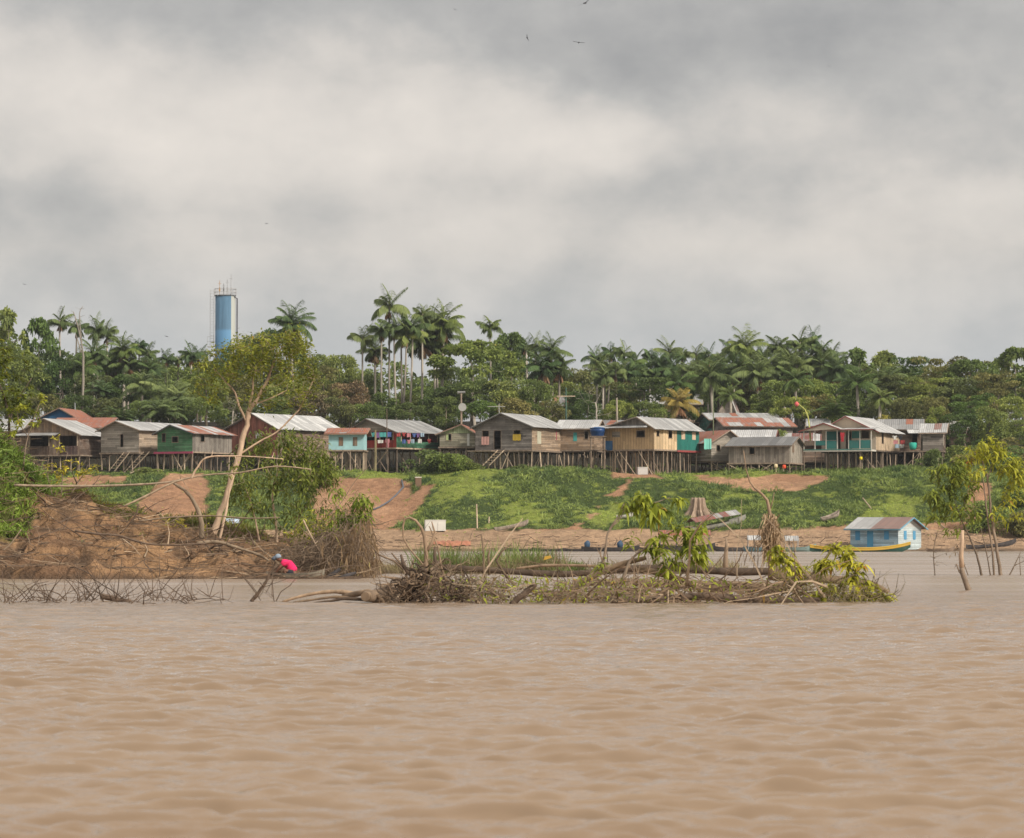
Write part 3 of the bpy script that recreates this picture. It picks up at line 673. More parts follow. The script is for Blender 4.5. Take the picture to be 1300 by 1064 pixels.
roof_slab((1.0, -2.2, 2.95), (1.0, .0, 2.95), (2.9, .0, 2.25), (2.9, -2.2, 2.25)).build('porch_roof', m_roof(-.01, .58), h)
roof_slab((1.0, -2.2, 2.95), (1.0, .0, 2.95), (-1.9, .0, 2.05), (-1.9, -2.2, 2.05)).build('porch_roof', m_roof(-.01, .55), h)
roof_slab((2.9, -.03, 2.42), (Wd + .4, -.03, 2.42), (Wd + .4, -2.2, 2.2), (2.9, -2.2, 2.2)).build('porch_roof', m_roof(-.01, .55), h)
MB().quad([(-1.7, -2.1, 2.1), (2.7, -2.1, 2.28), (1.0, -2.1, 2.9)]).quad([(1.0, -2.05, 2.9), (2.7, -2.05, 2.28), (-1.7, -2.05, 2.1)]).build('porch_gable', m_paint((.60,.52,.42)), h)
fa = MB(); fa.beam((-1.95, -2.25, 2.03), (1.0, -2.25, 2.93), .12); fa.beam((1.0, -2.25, 2.93), (2.9, -2.25, 2.25), .12); fa.beam((2.9, -2.25, 2.18), (Wd + .4, -2.25, 2.18), .1); fa.build('fascia', m_paint((.24,.06,.05)), h)
h = house('dark timber house with grey roof and pale lean awning', 1119, 1168, 1180, 572, 544, 531, 361, 'gs', L=7.5, rm=m_roof(.06, .33), fm=m_plank(BROWN), sm=m_plank(DBROWN), stilts=(6, 3), fh=[(1158,550,1165,568,'hole')])
roof_slab((h['_w'] - 1.6, -.05, 2.5), (h['_w'] + .6, -.05, 2.5), (h['_w'] + .9, -1.6, 1.9), (h['_w'] - 1.3, -1.6, 1.9)).build('awning', R_WHITE, h)
house('grey plank house with rusty pale roof at the right end of the stilt row', 1172, 1197, 1209, 572, 548, 537, 350, 'gs', L=5.5, rm=m_roof(.3, .5, rustcol=(.2,.11,.09)), fm=m_plank((.22,.19,.165)), sm=m_plank(DBROWN), sh=[(1198,552,1201,566,'patch',m_plank(GREYL))], stilts=(5, 4), braces=4)
G2 = 'houses on the wooded slope behind the stilt houses'
house('white roofed house half hidden behind the trees at the right end', 1206, 1238, 1244, 570, 546, 534, 374, 'gs', L=7, rm=R_WHITE, fm=m_plank(BROWN), stilts=(4, 2), group=G2)
house('pale roofed house up the slope behind the yellowing palm', 828, 888, 893, 535, 512, 499, 402, 'gs', L=8, rm=R_LIGHT, fm=m_plank((.35,.25,.2)), stilts=(3, 2), base=14.5, name='village_house', group=G2)
house('rust blotched white gable roof house up the slope between palms', 913, 934, 952, 540, 522, 500, 400, 'gf', rf=.6, L=9, rm=m_roof(.3, .62, rustcol=(.3,.1,.08)), fm=m_plank((.5,.42,.36)), stilts=(3, 2), base=14.5, name='village_house', group=G2)
house('grey roofed hut beside the balcony house porch', 1028, 1050, 1056, 560, 540, 531, 372, 'gs', L=6, rm=m_roof(.1, .42), fm=m_plank(BROWN), stilts=(3, 2), name='village_house', group=G2)
house('pale house glimpsed through trees behind the utility pole', 688, 716, 722, 538, 515, 503, 404, 'gs', L=6, rm=m_roof(.4, .5), fm=m_plank((.4,.3,.26)), stilts=(3, 2), base=14.5, name='village_house', group=G2)
house('tiny pale hut among palms on the left wooded slope', 113, 126, 129, 495, 486, 481, 415, 'gs', L=4, rm=R_WHITE, fm=m_plank((.3,.14,.11)), stilts=(2, 2), base=16, name='village_house', group=G2)

# floating house and its raft
h = house('light blue floating house with blue shutters moored at the shore', 1084, 1140, 1176, 698, 669.5, 657, 299, 'gs', L=4.6, name='floating_house', fm=m_plank((.30,.45,.54), False, .18, .4, .35), sm=m_plank((.44,.51,.52), False, .18, .2, .15), gm=m_plank((.52,.54,.52), False, .18, .2, .1),
      rm=m_roof(-.03, .50, r0=2.9, r1=6.2, rustcol=(.22,.125,.10)), fh=[(1090,674,1095.5,686,'panel',m_paint((.06,.24,.42))), (1104,674,1111,695,'panel',m_paint((.07,.26,.42))), (1124,674,1129.5,685,'panel',m_paint((.06,.24,.42)))],
      sh=[(1149,674,1153,685,'panel',m_paint((.08,.28,.46))), (1163,674,1167,685,'panel',m_paint((.08,.28,.46)))], stilts=(0, 0), braces=0, group='houses afloat', fascia=m_paint((.14,.32,.42)), over=.45)
for k in range(4): MB().tube([(-.8, .3 + k * 1.3, -.34), (h['_w'] + .8, .3 + k * 1.3, -.34)], .17, 8).build('raft_log', WOODD, h)
del h['group']
# ------------------------------------------------------------------ water tower, tanks, poles, small things
def ring(m, c, r, z, rad=.03, n=24): m.tube([(c[0] + r*math.cos(2*math.pi*k/n), c[1] + r*math.sin(2*math.pi*k/n), z) for k in range(n + 1)], rad, 4, False)
TY = 620; s = S(TY); c = W(286, 437, TY); zb = 20.0; zt = W(0, 376, TY).z; rad = 12.8 / s
o = tag(empty('water_tower', (c.x, TY, zb)), 'tall blue cylindrical water tower with railing and antennas above the trees', 'water tower')
H = zt - zb
def tower_mat():
    t = NT('tower_paint'); ob = t.obj(); sx = t.n('ShaderNodeSeparateXYZ', Vector=ob)
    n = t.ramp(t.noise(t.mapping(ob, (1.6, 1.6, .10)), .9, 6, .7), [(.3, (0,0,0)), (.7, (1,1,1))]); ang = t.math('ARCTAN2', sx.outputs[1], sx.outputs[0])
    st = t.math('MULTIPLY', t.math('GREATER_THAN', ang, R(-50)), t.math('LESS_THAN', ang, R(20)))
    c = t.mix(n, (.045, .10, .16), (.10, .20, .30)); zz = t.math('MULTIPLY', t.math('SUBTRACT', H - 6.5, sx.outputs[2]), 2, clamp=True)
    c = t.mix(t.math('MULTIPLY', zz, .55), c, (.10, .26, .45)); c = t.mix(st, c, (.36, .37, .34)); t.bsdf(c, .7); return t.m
m = MB(); m.tube([(0, 0, 0), (0, 0, H)], rad, 40); b = m.build('tank_body', tower_mat(), o, True)
for p in b.data.polygons[-2:]: p.use_smooth = False
m = MB(); m.tube([(0, 0, H), (0, 0, H + .18)], rad * 1.06, 40); m.build('roof_slab', m_paint((.12,.13,.14)), o)
MET = m_paint((.13,.13,.13)); MTL = m_paint((.38,.37,.36))
m = MB(); ring(m, (0, 0), rad * 1.08, H + .75, .045); ring(m, (0, 0), rad * 1.08, H + 1.4, .05)
for k in range(14): a = 2*math.pi*k/14; m.tube([(rad*1.08*math.cos(a), rad*1.08*math.sin(a), H), (rad*1.08*math.cos(a), rad*1.08*math.sin(a), H + 1.4)], .045, 4)
m.build('railing', MTL, o)
m = MB(); xl = -rad - .75
for dx in (-.25, .5): m.tube([(xl + dx, -.2, H - 10), (xl + dx, -.2, H + 1.3)], .05, 4)
k = H - 10
while k < H + 1.2: m.tube([(xl - .25, -.2, k), (xl + .5, -.2, k)], .03, 4); k += .55
for k in (H - 9, H - 6, H - 3, H): m.tube([(xl + .5, -.2, k), (-rad * .9, -.2, k)], .04, 4)
m.box((xl - .7, -.9, H - 10.1), (xl + .5, .5, H - 9.9))
for dx in (-.7, .5): m.tube([(xl + dx, -.8, H - 10), (xl + dx, -.8, H - 8)], .04, 4)
for zz in (H - 9, H - 8): m.tube([(xl - .7, -.8, zz), (xl + .5, -.8, zz)], .04, 4)
m.build('ladder', MTL, o)
MB().tube([(rad * .55, -rad * .7, H + .2), (rad + .35, -.3, H - .5), (rad + .35, -.3, 0)], .13, 8).build('pipe', m_paint((.06,.06,.07)), o)
for dx, hh, cm in ((-1.15, 3.1, (.45,.25,.1)), (-.35, 2.5, (.15,.15,.15)), (.35, 3.3, (.3,.3,.3)), (1.1, 4.3, (.35,.35,.35))):
    m = MB().tube([(dx, 0, H), (dx, 0, H + hh)], .05, 5)
    m.box((dx - .12, -.12, H + .9), (dx + .12, .12, H + 1.7)); m.tube([(dx - .35, 0, H + hh * .8), (dx + .35, 0, H + hh * .8)], .04, 4); m.build('antenna', m_paint(cm), o)
# blue water tank on its stand
Y = 347; z0 = W(0, 571, Y).z; p = W(759, 571, Y); s = S(Y)
st = tag(empty('tank_stand', p), 'open timber stand carrying the dark blue water tank', 'stand')
g = float(hg(p.x, Y)) - p.z - .4
for dx in (-.75, .75):
    for dy in (0, 1.3): MB().tube([(dx, dy, g), (dx, dy, 1.42)], .065, 6).build('post', WOODP, st)
MB().box((-.95, -.15, 1.42), (.95, 1.45, 1.52)).build('platform', WOODP, st); MB().box((-.95, -.1, -.05), (.95, 1.4, .03)).build('shelf', WOODP, st)
tk = tag(empty('water_tank', (p.x, Y + .65, p.z + 1.52)), 'dark blue plastic water tank on the timber stand beside the tan wall', 'water tank')
m = MB(); m.tube([(0,0,0), (0,0,.06), (0,0,.45), (0,0,.48), (0,0,.85)], [.68,.72,.80,.84,.84], 28); m.build('tank_body', m_paint((.012,.05,.16), .35, .05), tk, True)
m = MB(); m.tube([(0,0,.85), (0,0,.9), (0,0,1.0), (0,0,1.02)], [.88,.88,.4,.2], 28); m.build('lid', m_paint((.015,.07,.2), .35, .05), tk, True)
bl = MB().box((-.9, 1.5, -.05), (-.1, 1.56, 1.0)).build('hung_sheet', m_paint((.02,.09,.2)), None); bl.location = (p.x + 1.75, Y - .6, p.z); tag(bl, 'dark blue sheet hanging under the tank next to the tan wall', 'sheet')

def pole(label, px, ptop, pbot, Y, arms=(), mat=None, name='utility_pole', cat='pole', r=.11, group='poles between the houses', lean=0.0):
    a = W(px, pbot, Y); s = S(Y); H = (pbot - ptop) / s
    o = tag(empty(name, a), label, cat, group)
    MB().tube([(0, 0, -.5), (lean * .5 + .02, 0, H * .5), (lean, 0, H)], [r * 1.15, r, r * .8], 8).build('shaft', mat or WOODP, o)
    for (ay, hw, tilt) in arms: 
        zz = (pbot - ay) / s; MB().box((lean - hw, -.12, zz - .05), (lean + hw, -.02, zz + .05)).build('crossarm', WOODL, o)
    return o
o_p = pole('grey power pole with white disc lamp above the dark bushes', 585.5, 497, 585, 356, [])
MB().tube([W(585.8, 498.5, 356) + Vector((-.45, 0, 0)) - o_p.location, W(585.8, 498.5, 356) + Vector((.45, 0, .05)) - o_p.location], [.16, .12], 8).build('lamp_head', m_paint((.2,.2,.19)), o_p)
m = MB().tube([(0, -.25, 0), (0, -.05, 0)], .46, 16); x = m.build('disc', m_paint((.33,.33,.31)), None); x.location = W(587, 517, 355.6); tag(x, 'round white dish fixed to the grey power pole', 'dish')
pole('green power pole with wide timber crossarm behind the grey roofs', 718.5, 492, 545, 372, [(503, 1.1, 0)], m_wood((.07,.12,.09)))
pole('pale wooden power pole in front of the bare branched tree', 783, 505, 545, 368, [], m_wood((.33,.28,.22)))
pole('thin mossy mast standing beside the tan house roof', 905.5, 492, 560, 353, [], m_wood((.15,.17,.10)), r=.06)
pole('thin dark post in front of the laundry veranda', 491, 519, 583, 345, [], WOODD, r=.055, name='post')
pole('stout mossy post in front of the red veranda wall', 476.5, 546, 592, 343, [], m_wood((.19,.16,.09)), r=.12, name='post')
pole('short post on the left wooded slope by the open shed', 95, 511, 527, 385, [], m_wood((.25,.27,.27)), r=.08)
o = pole('television aerial on the ridge of the large grey house', 633.5, 513, 527, 350, [], m_paint((.4,.4,.38)), r=.04, name='television_aerial', cat='aerial')
MB().tube([(-1.3, 0, .95), (.7, 0, .95)], .04, 4).build('boom', m_paint((.4,.4,.38)), o)
for k in range(5): MB().tube([(-1.2 + k * .4, -.4, .95), (-1.2 + k * .4, .4, .95)], .02, 4).build('rod', m_paint((.4,.4,.38)), o)
# bent pole with pink float
o = tag(empty('bent_pole', W(1029, 560, 352)), 'tall curved yellow green pole with a pink bag at its tip', 'pole')
MB().tube([W(1029,562,352)-o.location, W(1028,545,352)-o.location, W(1026,530,352)-o.location, W(1022,520,352)-o.location, W(1013,512.5,352)-o.location], [.09,.08,.07,.06,.05], 6).build('shaft', m_wood((.34,.34,.10)), o)
MB().tube([(0,0,-.32), (0,0,-.15), (0,0,.1), (0,0,.28)], [.03,.22,.26,.04], 10).build('bag', m_paint((.62,.12,.12)), o, True).location = W(1011.5, 513, 352) - o.location

def cloth(px, py, Y, w_, h_, color, label, name='garment', grp='laundry hanging at the veranda house'):
    m = MB(); n = 6; rr = random.Random(int(px * 10 + py)); ys_ = [rr.uniform(-.05, .05) for _ in range(n + 1)]
    shirt = rr.random() < .5
    for k in range(n):
        x0, x1 = -w_/2 + w_*k/n, -w_/2 + w_*(k+1)/n; zb = -h_ * (.45 if shirt and k in (0, n-1) else 1) + rr.uniform(-.03, .03); zt = 0 if not (shirt and k in (2, 3)) else -.05
        a = [(x0, ys_[k], zb), (x1, ys_[k+1], zb), (x1, ys_[k+1]*.3, zt), (x0, ys_[k]*.3, zt)]
        m.quad(a); m.quad([(q[0], q[1] + .015, q[2]) for q in reversed(a)])
    o = m.build(name, m_paint(color, .85, 0.0), None, True); o.location = W(px, py, Y); tag(o, label, 'laundry', grp); return o
rr = random.Random(4)
NAMES = {'white': (.5,.49,.46), 'red': (.32,.05,.05), 'turquoise': (.06,.26,.25), 'blue': (.06,.10,.26), 'pink': (.42,.17,.19), 'black': (.03,.03,.035), 'pale blue': (.27,.36,.44), 'purple': (.15,.08,.20), 'yellow': (.45,.36,.08)}
for px, py, wd, hh, cn in [(468,548.5,.5,.5,'white'),(473,549,.55,.5,'turquoise'),(480,549,.4,.6,'purple'),(486,549,.75,.5,'turquoise'),(494,548.5,.5,.55,'blue'),(483,558.5,.6,.35,'white'),(492,557,.45,1.0,'pink')]:
    cloth(px, py, 350.8, wd, hh, NAMES[cn], f'small {cn} garment drying on the front of the red walled veranda')
for k, (px, py, cn) in enumerate([(506,549,'red'),(513,549,'red'),(519,550,'pink'),(526,550,'blue'),(531,550,'purple'),(536,549.5,'pale blue'),(513,558,'blue'),(519,558,'pink'),(524,557.5,'pale blue'),(533,557.5,'white'),(545,557.5,'red')]):
    cloth(px, py, 351.0 + (px - 503) * .09, .42, .45, NAMES[cn], f'small {cn} garment drying along the open side of the laundry veranda')
for px, py, cn in [(1136,553,'white'),(1137,559,'pink'),(1143,553,'black'),(1146,559,'red'),(1145,564,'white'),(1139,564,'pale blue')]:
    cloth(px, py, 348.2 + (px - 1112) * .13 , .5, .42, NAMES[cn], f'small {cn} garment hanging at the cream side wall of the balcony house', grp='laundry at the balcony house')
cloth(898.5, 557, 345, .8, 1.15, (.18,.50,.42), 'mint green towel hanging beside the teal wall', 'towel', 'towels')
cloth(1189.5, 575, 347, .3, .8, (.5,.52,.55), 'pale cloth hanging under the grey house at the right end', 'towel', 'towels')
cloth(704, 547.5, 352.6, .5, 1.0, (.35,.06,.10), 'dark red and white shirt hung on the brown side wall of the large grey house', 'shirt', 'towels')
cloth(1069.5, 549, 346.8, .45, 1.0, (.33,.02,.03), 'dark red cloth hung in the balcony of the cream and green house', 'shirt', 'towels')
def crate(label, px0, py0, px1, py1, Y, mat, name='box', cat='box', depth=.8, lid=None):
    Y, g_ = onbank((px0 + px1) / 2, py1)
    if py1 < 603: Y = 342
    s = S(Y); c = W((px0 + px1) / 2, py1, Y); w_ = (px1 - px0) / s; h_ = (py1 - py0) / s
    o = tag(empty(name, c, R(8)), label, cat); e = .03
    m = MB().box((-w_/2, 0, 0), (w_/2, depth, h_ - .08)); m.build('body', mat, o)
    m = MB().box((-w_/2 - e, -e, h_ - .078), (w_/2 + e, depth + e, h_)); m.build('lid', lid or mat, o)
    return o
crate('white tank standing on the ground under the tan house stilts', 810, 593, 822.5, 602.5, 343, m_paint((.52,.50,.47)), 'storage_tank', 'tank')
o = crate('row of white chest boxes on a raft pallet on the beach', 540, 660, 566, 674, 307, m_paint((.62,.60,.55)), 'chest_box', 'box', 1.0)
for k in (-.35, .2): MB().box((k, -.02, .05), (k + .03, -.003, .85)).build('strap', m_paint((.3,.28,.25)), o)
crate('rusty square stove drum with pale lid on the grassy bank', 527.5, 605.5, 535, 619, 333, m_paint((.16,.10,.06)), 'drum_box', 'box', .6, m_paint((.7,.66,.58)))
x = MB().tube([(0,0,0),(0,0,.1),(0,0,.35),(0,0,.42)], [.15,.2,.2,.1], 12).build('bucket', m_paint((.6,.5,.3)), None, True); x.location = W(985, 594, 344); tag(x, 'cream bucket in the grass below the long grey house', 'bucket')
x = MB().tube([(0,0,0),(0,0,.1),(0,0,.35),(0,0,.42)], [.15,.2,.2,.1], 12).build('bucket', m_paint((.65,.08,.03)), None, True); x.location = W(995.5, 595, 344); tag(x, 'orange red bucket in the grass below the long grey house', 'bucket')
x = MB().tube([(0,0,0),(0,0,.1),(0,0,.3),(0,0,.36)], [.12,.17,.17,.1], 12).build('bucket', m_paint((.75,.6,.02)), None, True); x.location = W(1093, 584, 345.8); tag(x, 'bright yellow bucket under the balcony house', 'bucket')
x = MB().tube([(0,0,0),(0,0,.3),(0,0,.75),(0,0,.8)], [.3,.4,.42,.3], 14).build('wash_tub', m_paint((.03,.35,.27)), None, True); x.location = W(1159, 571, 350.5); tag(x, 'green plastic wash tub on the deck right of the balcony house', 'tub')
# rope pipe down the earth scar
g_ = lambda px, Y: W(px, 600, Y).x
pts = []
for (px, py) in [(510,611),(512,620),(503,630),(494,638),(482,645),(474,648)]:
    Y, g_ = onbank(px, py); p = W(px, py, Y); p.z = g_ + .1; pts.append(p)
m = MB().tube(pts, .09, 8); tag(m.build('drain_pipe', m_paint((.10,.11,.13)), None, True), 'grey drain pipe running down the bare earth scar', 'pipe')
# orange tarp on the beach
XX = np.linspace(W(548,0,306).x, W(598,0,306).x, 26); m = MB()
for i in range(25):
    for j in range(6):
        q = []
        for a, b in ((0,0),(1,0),(1,1),(0,1)):
            xx = XX[i + a]; yy = 303.5 + (j + b) * .65 + .8 * math.sin((i + a) * .35); q.append((xx, yy, float(hg(xx, yy)) + .07 + .05 * math.sin((i + a) * 1.3 + (j + b))))
        m.quad(q)
tag(m.build('ground_cloth', m_paint((.36,.14,.075)), None, True), 'crumpled orange red cloth spread over the beach mud', 'cloth')
# stump
SY, SG = onbank(886, 653); o = tag(empty('tree_stump', W(886, 651, SY)), 'wide flared grey tree stump with roots on the grassy bank', 'stump'); o.location.z = SG - .1
s = S(SY); m = MB(); n = 40; prof = [(-.3, 1.35), (.15, 1.08), (.5, .86), (1.0, .73), (1.7, .66), (1.75, .6)]
fl = [1 + .28 * math.sin(k * 2*math.pi/n * 9 + 1) + random.uniform(-.08, .08) for k in range(n)]
V = []
for zz, r_ in prof:
    V += [((r_ * (1 + (fl[k] - 1) * (1.3 - zz * .5))) * math.cos(2*math.pi*k/n), (r_ * (1 + (fl[k] - 1) * (1.3 - zz * .5))) * math.sin(2*math.pi*k/n), zz * 1.0 + (.05 * fl[k] if zz > 1.6 else 0)) for k in range(n)]
V.append((0, 0, 1.72)); Fs = [(i*n + k, i*n + (k+1) % n, (i+1)*n + (k+1) % n, (i+1)*n + k) for i in range(len(prof) - 1) for k in range(n)] + [((len(prof)-1)*n + k, (len(prof)-1)*n + (k+1) % n, len(prof)*n) for k in range(n)]
me = bpy.data.meshes.new('stump_body'); me.from_pydata(V, [], Fs); link('stump_body', me, m_wood((.26,.19,.14), 2.5), o)
for a, l in ((-.2, 1.7), (.1, 2.1), (-.9, 1.2), (3.3, 1.6), (3.7, 1.1), (-1.6, 1.0)):
    MB().tube([(.75*math.cos(a), .75*math.sin(a), .45), (1.2*math.cos(a+.1), 1.2*math.sin(a+.1), .02 - .35*math.sin(a)*-1), ((.6+l)*math.cos(a), (.6+l)*math.sin(a), -.12 + .3*math.sin(a))], [.16, .1, .04], 7).build('root', m_wood((.26,.19,.14), 2.5), o)

# ------------------------------------------------------------------ boats
def hull_mesh(name, L, B, D, rise=.35, stern=.25, flat=.6, th=.035, n=26):
    """open dugout/plank hull, x from -L/2 (stern) to L/2 (bow)"""
    m = MB(); rows = []
    for i in range(n + 1):
        t_ = i / n * 2 - 1; wv = B/2 * (max(.03, 1 - abs(t_)**2.6) if t_ > 0 else max(stern, 1 - abs(t_)**3.2)); sh = D + rise * max(0, t_)**2.5 + rise * .5 * max(0, -t_)**3
        zb = (sh * .55 * max(0, t_)**6 + sh * .3 * max(0, -t_)**6); x_ = t_ * L / 2
        out = [(x_, -wv, sh), (x_, -wv*.88, zb + (sh-zb)*.45), (x_, -wv*flat, zb + .03), (x_, 0, zb), (x_, wv*flat, zb + .03), (x_, wv*.88, zb + (sh-zb)*.45), (x_, wv, sh)]
        inn = [(x_, max(0, wv-th), sh), (x_, max(0, wv*.88-th), zb + (sh-zb)*.45 + th), (x_, max(0, wv*flat-th), zb + .03 + th), (x_, 0, zb + th), (x_, -max(0, wv*flat-th), zb + .03 + th), (x_, -max(0, wv*.88-th), zb + (sh-zb)*.45 + th), (x_, -max(0, wv-th), sh)]
        rows.append(out + inn)
    k = len(rows[0])
    for i in range(n):
        for j in range(k):
            j2 = (j + 1) % k; m.quad([rows[i][j], rows[i+1][j], rows[i+1][j2], rows[i][j2]], [(rows[i][j][0], rows[i][j][2]), (rows[i+1][j][0], rows[i+1][j][2]), (rows[i+1][j2][0], rows[i+1][j2][2]), (rows[i][j2][0], rows[i][j2][2])])
    m.quad(rows[0][::-1]); m.quad(rows[-1]); return m, rows
def canoe(label, px0, px1, py, Y, B=.9, D=.35, mat=None, rim=None, rz=0.0, pitch=0.0, thwarts=2, rise=.3, name='canoe', cat='canoe', group='canoes and boats along the shore', flip=False, z=None, cargo=None):
    if z == 'bank': Y, z = onbank((px0 + px1) / 2, py - 3); z += .12
    s = S(Y); c = W((px0 + px1) / 2, py, Y); L = (px1 - px0) / s / max(.3, math.cos(rz))
    o = tag(empty(name, c, rz + (math.pi if flip else 0)), label, cat, group); o.rotation_euler[1] = pitch
    if z is not None: o.location.z = z
    m, rows = hull_mesh('hull', L, B, D, rise); m.build('hull', mat or WOODD, o, False)
    if rim:
        for sgn in (0, 6): MB().tube([Vector(r[sgn]) + Vector((0, (-.02 if sgn == 0 else .02), .0)) for r in rows], .05, 5).build('gunwale', rim, o)
    for k in range(thwarts):
        xx = L * (-.28 + .5 * k / max(1, thwarts - 1)); MB().box((xx - .1, -B * .42, D * .75), (xx + .1, B * .42, D * .75 + .03)).build('seat', WOODP, o)
    return o
DK = m_wood((.055,.05,.05)); MUD = m_wood((.15,.11,.08))
def gz(px, Y): return float(hg(W(px, 690, Y).x, Y))
canoe('grey dugout canoe pulled up on the bank below the lush grass', 628, 672, 676, 314, .9, .35, m_wood((.24,.20,.16)), rz=R(35), pitch=-R(9), z='bank')
canoe('small pale canoe lying on the grass behind the leafy snag', 783, 806, 662, 317, .8, .3, m_wood((.34,.32,.29)), rz=R(25), pitch=-R(8), z='bank')
canoe('weathered canoe tilted on the green slope above the floating house', 1042, 1068, 663, 318, .9, .35, m_wood((.22,.18,.15)), rz=R(40), pitch=-R(13), z='bank')
for k, (a, b) in enumerate([(675,716),(716,762),(640,680),(870,906),(905,955)]):
    lab = ['flat black canoe at the waterline nearest the yellow leaf', 'black canoe with blue stern cover at the waterline', 'low black canoe moored behind the reeds', 'dark wooden boat with high sides beside the rust topped boat', 'dark low boat between the rust topped boat and the pale framed boat'][k]
    canoe(lab, a, b, 699.5, 298 + .3 * k, .9, .32 + (.15 if k > 2 else 0), DK, rise=.2, z=-.1, flip=k % 2 == 0)
o = canoe('dark canoe with blue engine cover moored behind the leafy snag', 738, 812, 699, 298, 1.1, .5, DK, rise=.25, z=-.12)
for dx in (-2.2, .9): MB().tube([(dx, 0, .4), (dx, 0, .9), (dx + .1, 0, 1.15)], [.25, .3, .1], 10).build('engine_cover', m_paint((.03,.07,.13)), o, True)
o = canoe('dark canoe moored right of the leafy snag by the beach', 812, 872, 699, 297, 1.0, .42, m_wood((.07,.06,.055)), rise=.25, z=-.12)
canoe('long dark canoe resting at the right shore behind the saplings', 1226, 1292, 697, 299, .9, .35, DK, rz=R(10), pitch=-R(5), z=.35, rise=.35)
canoe('small dark canoe beside the floating house raft', 1176, 1212, 700, 296.5, .8, .3, MUD, z=-.1)
o = canoe('dark green boat with yellow gunwale moored before the floating house', 1028, 1156, 700.5, 293, 1.3, .52, m_paint((.02,.07,.055)), m_paint((.50,.33,.04)), rise=.55, z=-.16, thwarts=3, name='river_boat', cat='boat')
m, rows = hull_mesh('stripe', 128 / S(293), 1.3, .52, .55)
m = MB()
for i in range(26):
    for j in (0,):
        a, b = Vector(rows[i][0]), Vector(rows[i+1][0]); d = Vector((0, -.03, 0)); m.quad([a + d - Vector((0,0,.24)), b + d - Vector((0,0,.24)), b + d, a + d])
        m.quad([a + d*.4, b + d*.4, b + d*.4 - Vector((0,0,.24)), a + d*.4 - Vector((0,0,.24))])
m.build('side_strake', m_paint((.46,.29,.04)), o)
def canopied(label, px0, px1, py, Y, roofpy, mat, rmat, rz=0, pitch=0, hullm=None, z=None, ra=.12, rb=.85, D=.5):
    if z == 'bank': Y = onbank((px0 + px1) / 2, py - 3)[0]
    o = canoe(label, px0, px1, py, Y, 1.4, D, hullm or MUD, rz=rz, pitch=pitch, name='covered_boat', cat='boat', thwarts=3, z=z, rise=.35)
    L = (px1 - px0) / S(Y) / max(.3, math.cos(rz)); h_ = (py - roofpy) / S(Y); x0, x1 = L * (ra - .5), L * (rb - .5)
    for k in range(4):
        for sg in (-1, 1): xx = x0 + (x1 - x0) * (k + .1) / 3.2; MB().tube([(xx, sg * .58, D * .6), (xx, sg * .6, h_)], .03, 5).build('post', mat, o)
    for sg in (-1, 1): roof_slab((x0, 0, h_ + .30), (x1, 0, h_ + .30), (x1, sg * .9, h_ - .14), (x0, sg * .9, h_ - .14), .03).build('canopy', rmat, o)
    return o
canopied('long boat with red and white striped metal canopy hauled on the bank', 868, 950, 676, 311, 661, WOODD, m_roof(.5, .42, rustcol=(.20,.07,.05), seed=2.), rz=R(28), pitch=-R(9.5), hullm=m_wood((.30,.29,.25)), z='bank')
canopied('low boat with rust red flat canopy moored at the beach', 836, 908, 699, 300, 676.5, MET, m_roof(.95, .3), z=.0, ra=.0, rb=.92, hullm=DK)
canopied('moored boat with pale metal canopy frame beside the dead root clump', 944, 982, 701, 295, 683.5, MTL, m_roof(.05, .5), z=-.1, hullm=m_paint((.10,.20,.24)))
canopied('moored boat with pale canopy next to the green and yellow boat', 986, 1036, 701, 296, 684, MTL, m_roof(.05, .45), z=-.1, ra=.2, rb=.55, hullm=m_paint((.18,.26,.25)))
# blue roofed pale boat glimpsed behind the near bank
canopied('small white and blue boat glimpsed behind the near bank brush', 279, 308, 668, 305, 652, MTL, m_paint((.45,.55,.66)), z=1.6, hullm=m_paint((.5,.55,.6)))

# sticks on the bank
for (x0, y0, x1, y1, Y, lab) in [(605,640,606,671,309,'thin pole stuck in the beach behind the reeds'), (621,656,620.5,664,312,'short pale stake in the grass behind the reeds'), (1095,632,1107,646,328,'pale plank lying on the lush green slope'), (1183,658,1203,672,309,'pale pole leaning on the beach beside the floating house'),(165,601,183,593,347,'pale log lying in front of the grey house stairs')]:
    Y = onbank((x0 + x1) / 2, max(y0, y1))[0]
    MB_ = MB().tube([W(x0, y0, Y), W(x1, y1 + 1, Y)], .07, 6).build('pole', WOODL, None); tag(MB_, lab, 'pole')

# ------------------------------------------------------------------ birds
def bird(px, py, Y, span, bank, label, flap):
    o = MB(); h_ = span / 2
    body = [(0, .5*span*.55, 0), (0, .2*span, .01), (0, 0, .02), (0, -.22*span, .0), (0, -.34*span, -.01)]
    o.tube(body, [.01, .045*span, .06*span, .035*span, .05*span], 8)
    for sg in (-1, 1):
        for (a, b) in (((0, .10, -.12), (.5, .13, -.06)), ((.5, .13, -.06), (1, .02, -.03))):
            za, zb_ = math.sin(flap) * h_ * a[0], math.sin(flap) * h_ * b[0] * (.8 if b[0] == 1 else 1)
            q = [(sg*h_*a[0], a[1]*span, za + .02), (sg*h_*b[0], b[1]*span, zb_ + .02), (sg*h_*b[0], b[2]*span, zb_), (sg*h_*a[0], a[2]*span, za)]
            o.quad(q); o.quad([(x_, y_, z_ - .03) for x_, y_, z_ in reversed(q)])
    ob = o.build('bird', m_paint((.03,.03,.035)), None); ob.location = W(px, py, Y); ob.rotation_euler = (R(12), bank, R(random.uniform(-60, 60))); ob.rotation_euler[2] += math.pi/2 * 0
    tag(ob, label, 'bird', 'birds circling under the cloud')
bird(735, 54, 450, 1.7, R(8), 'dark bird with spread wings, lower of the two nearest the top edge', .1)
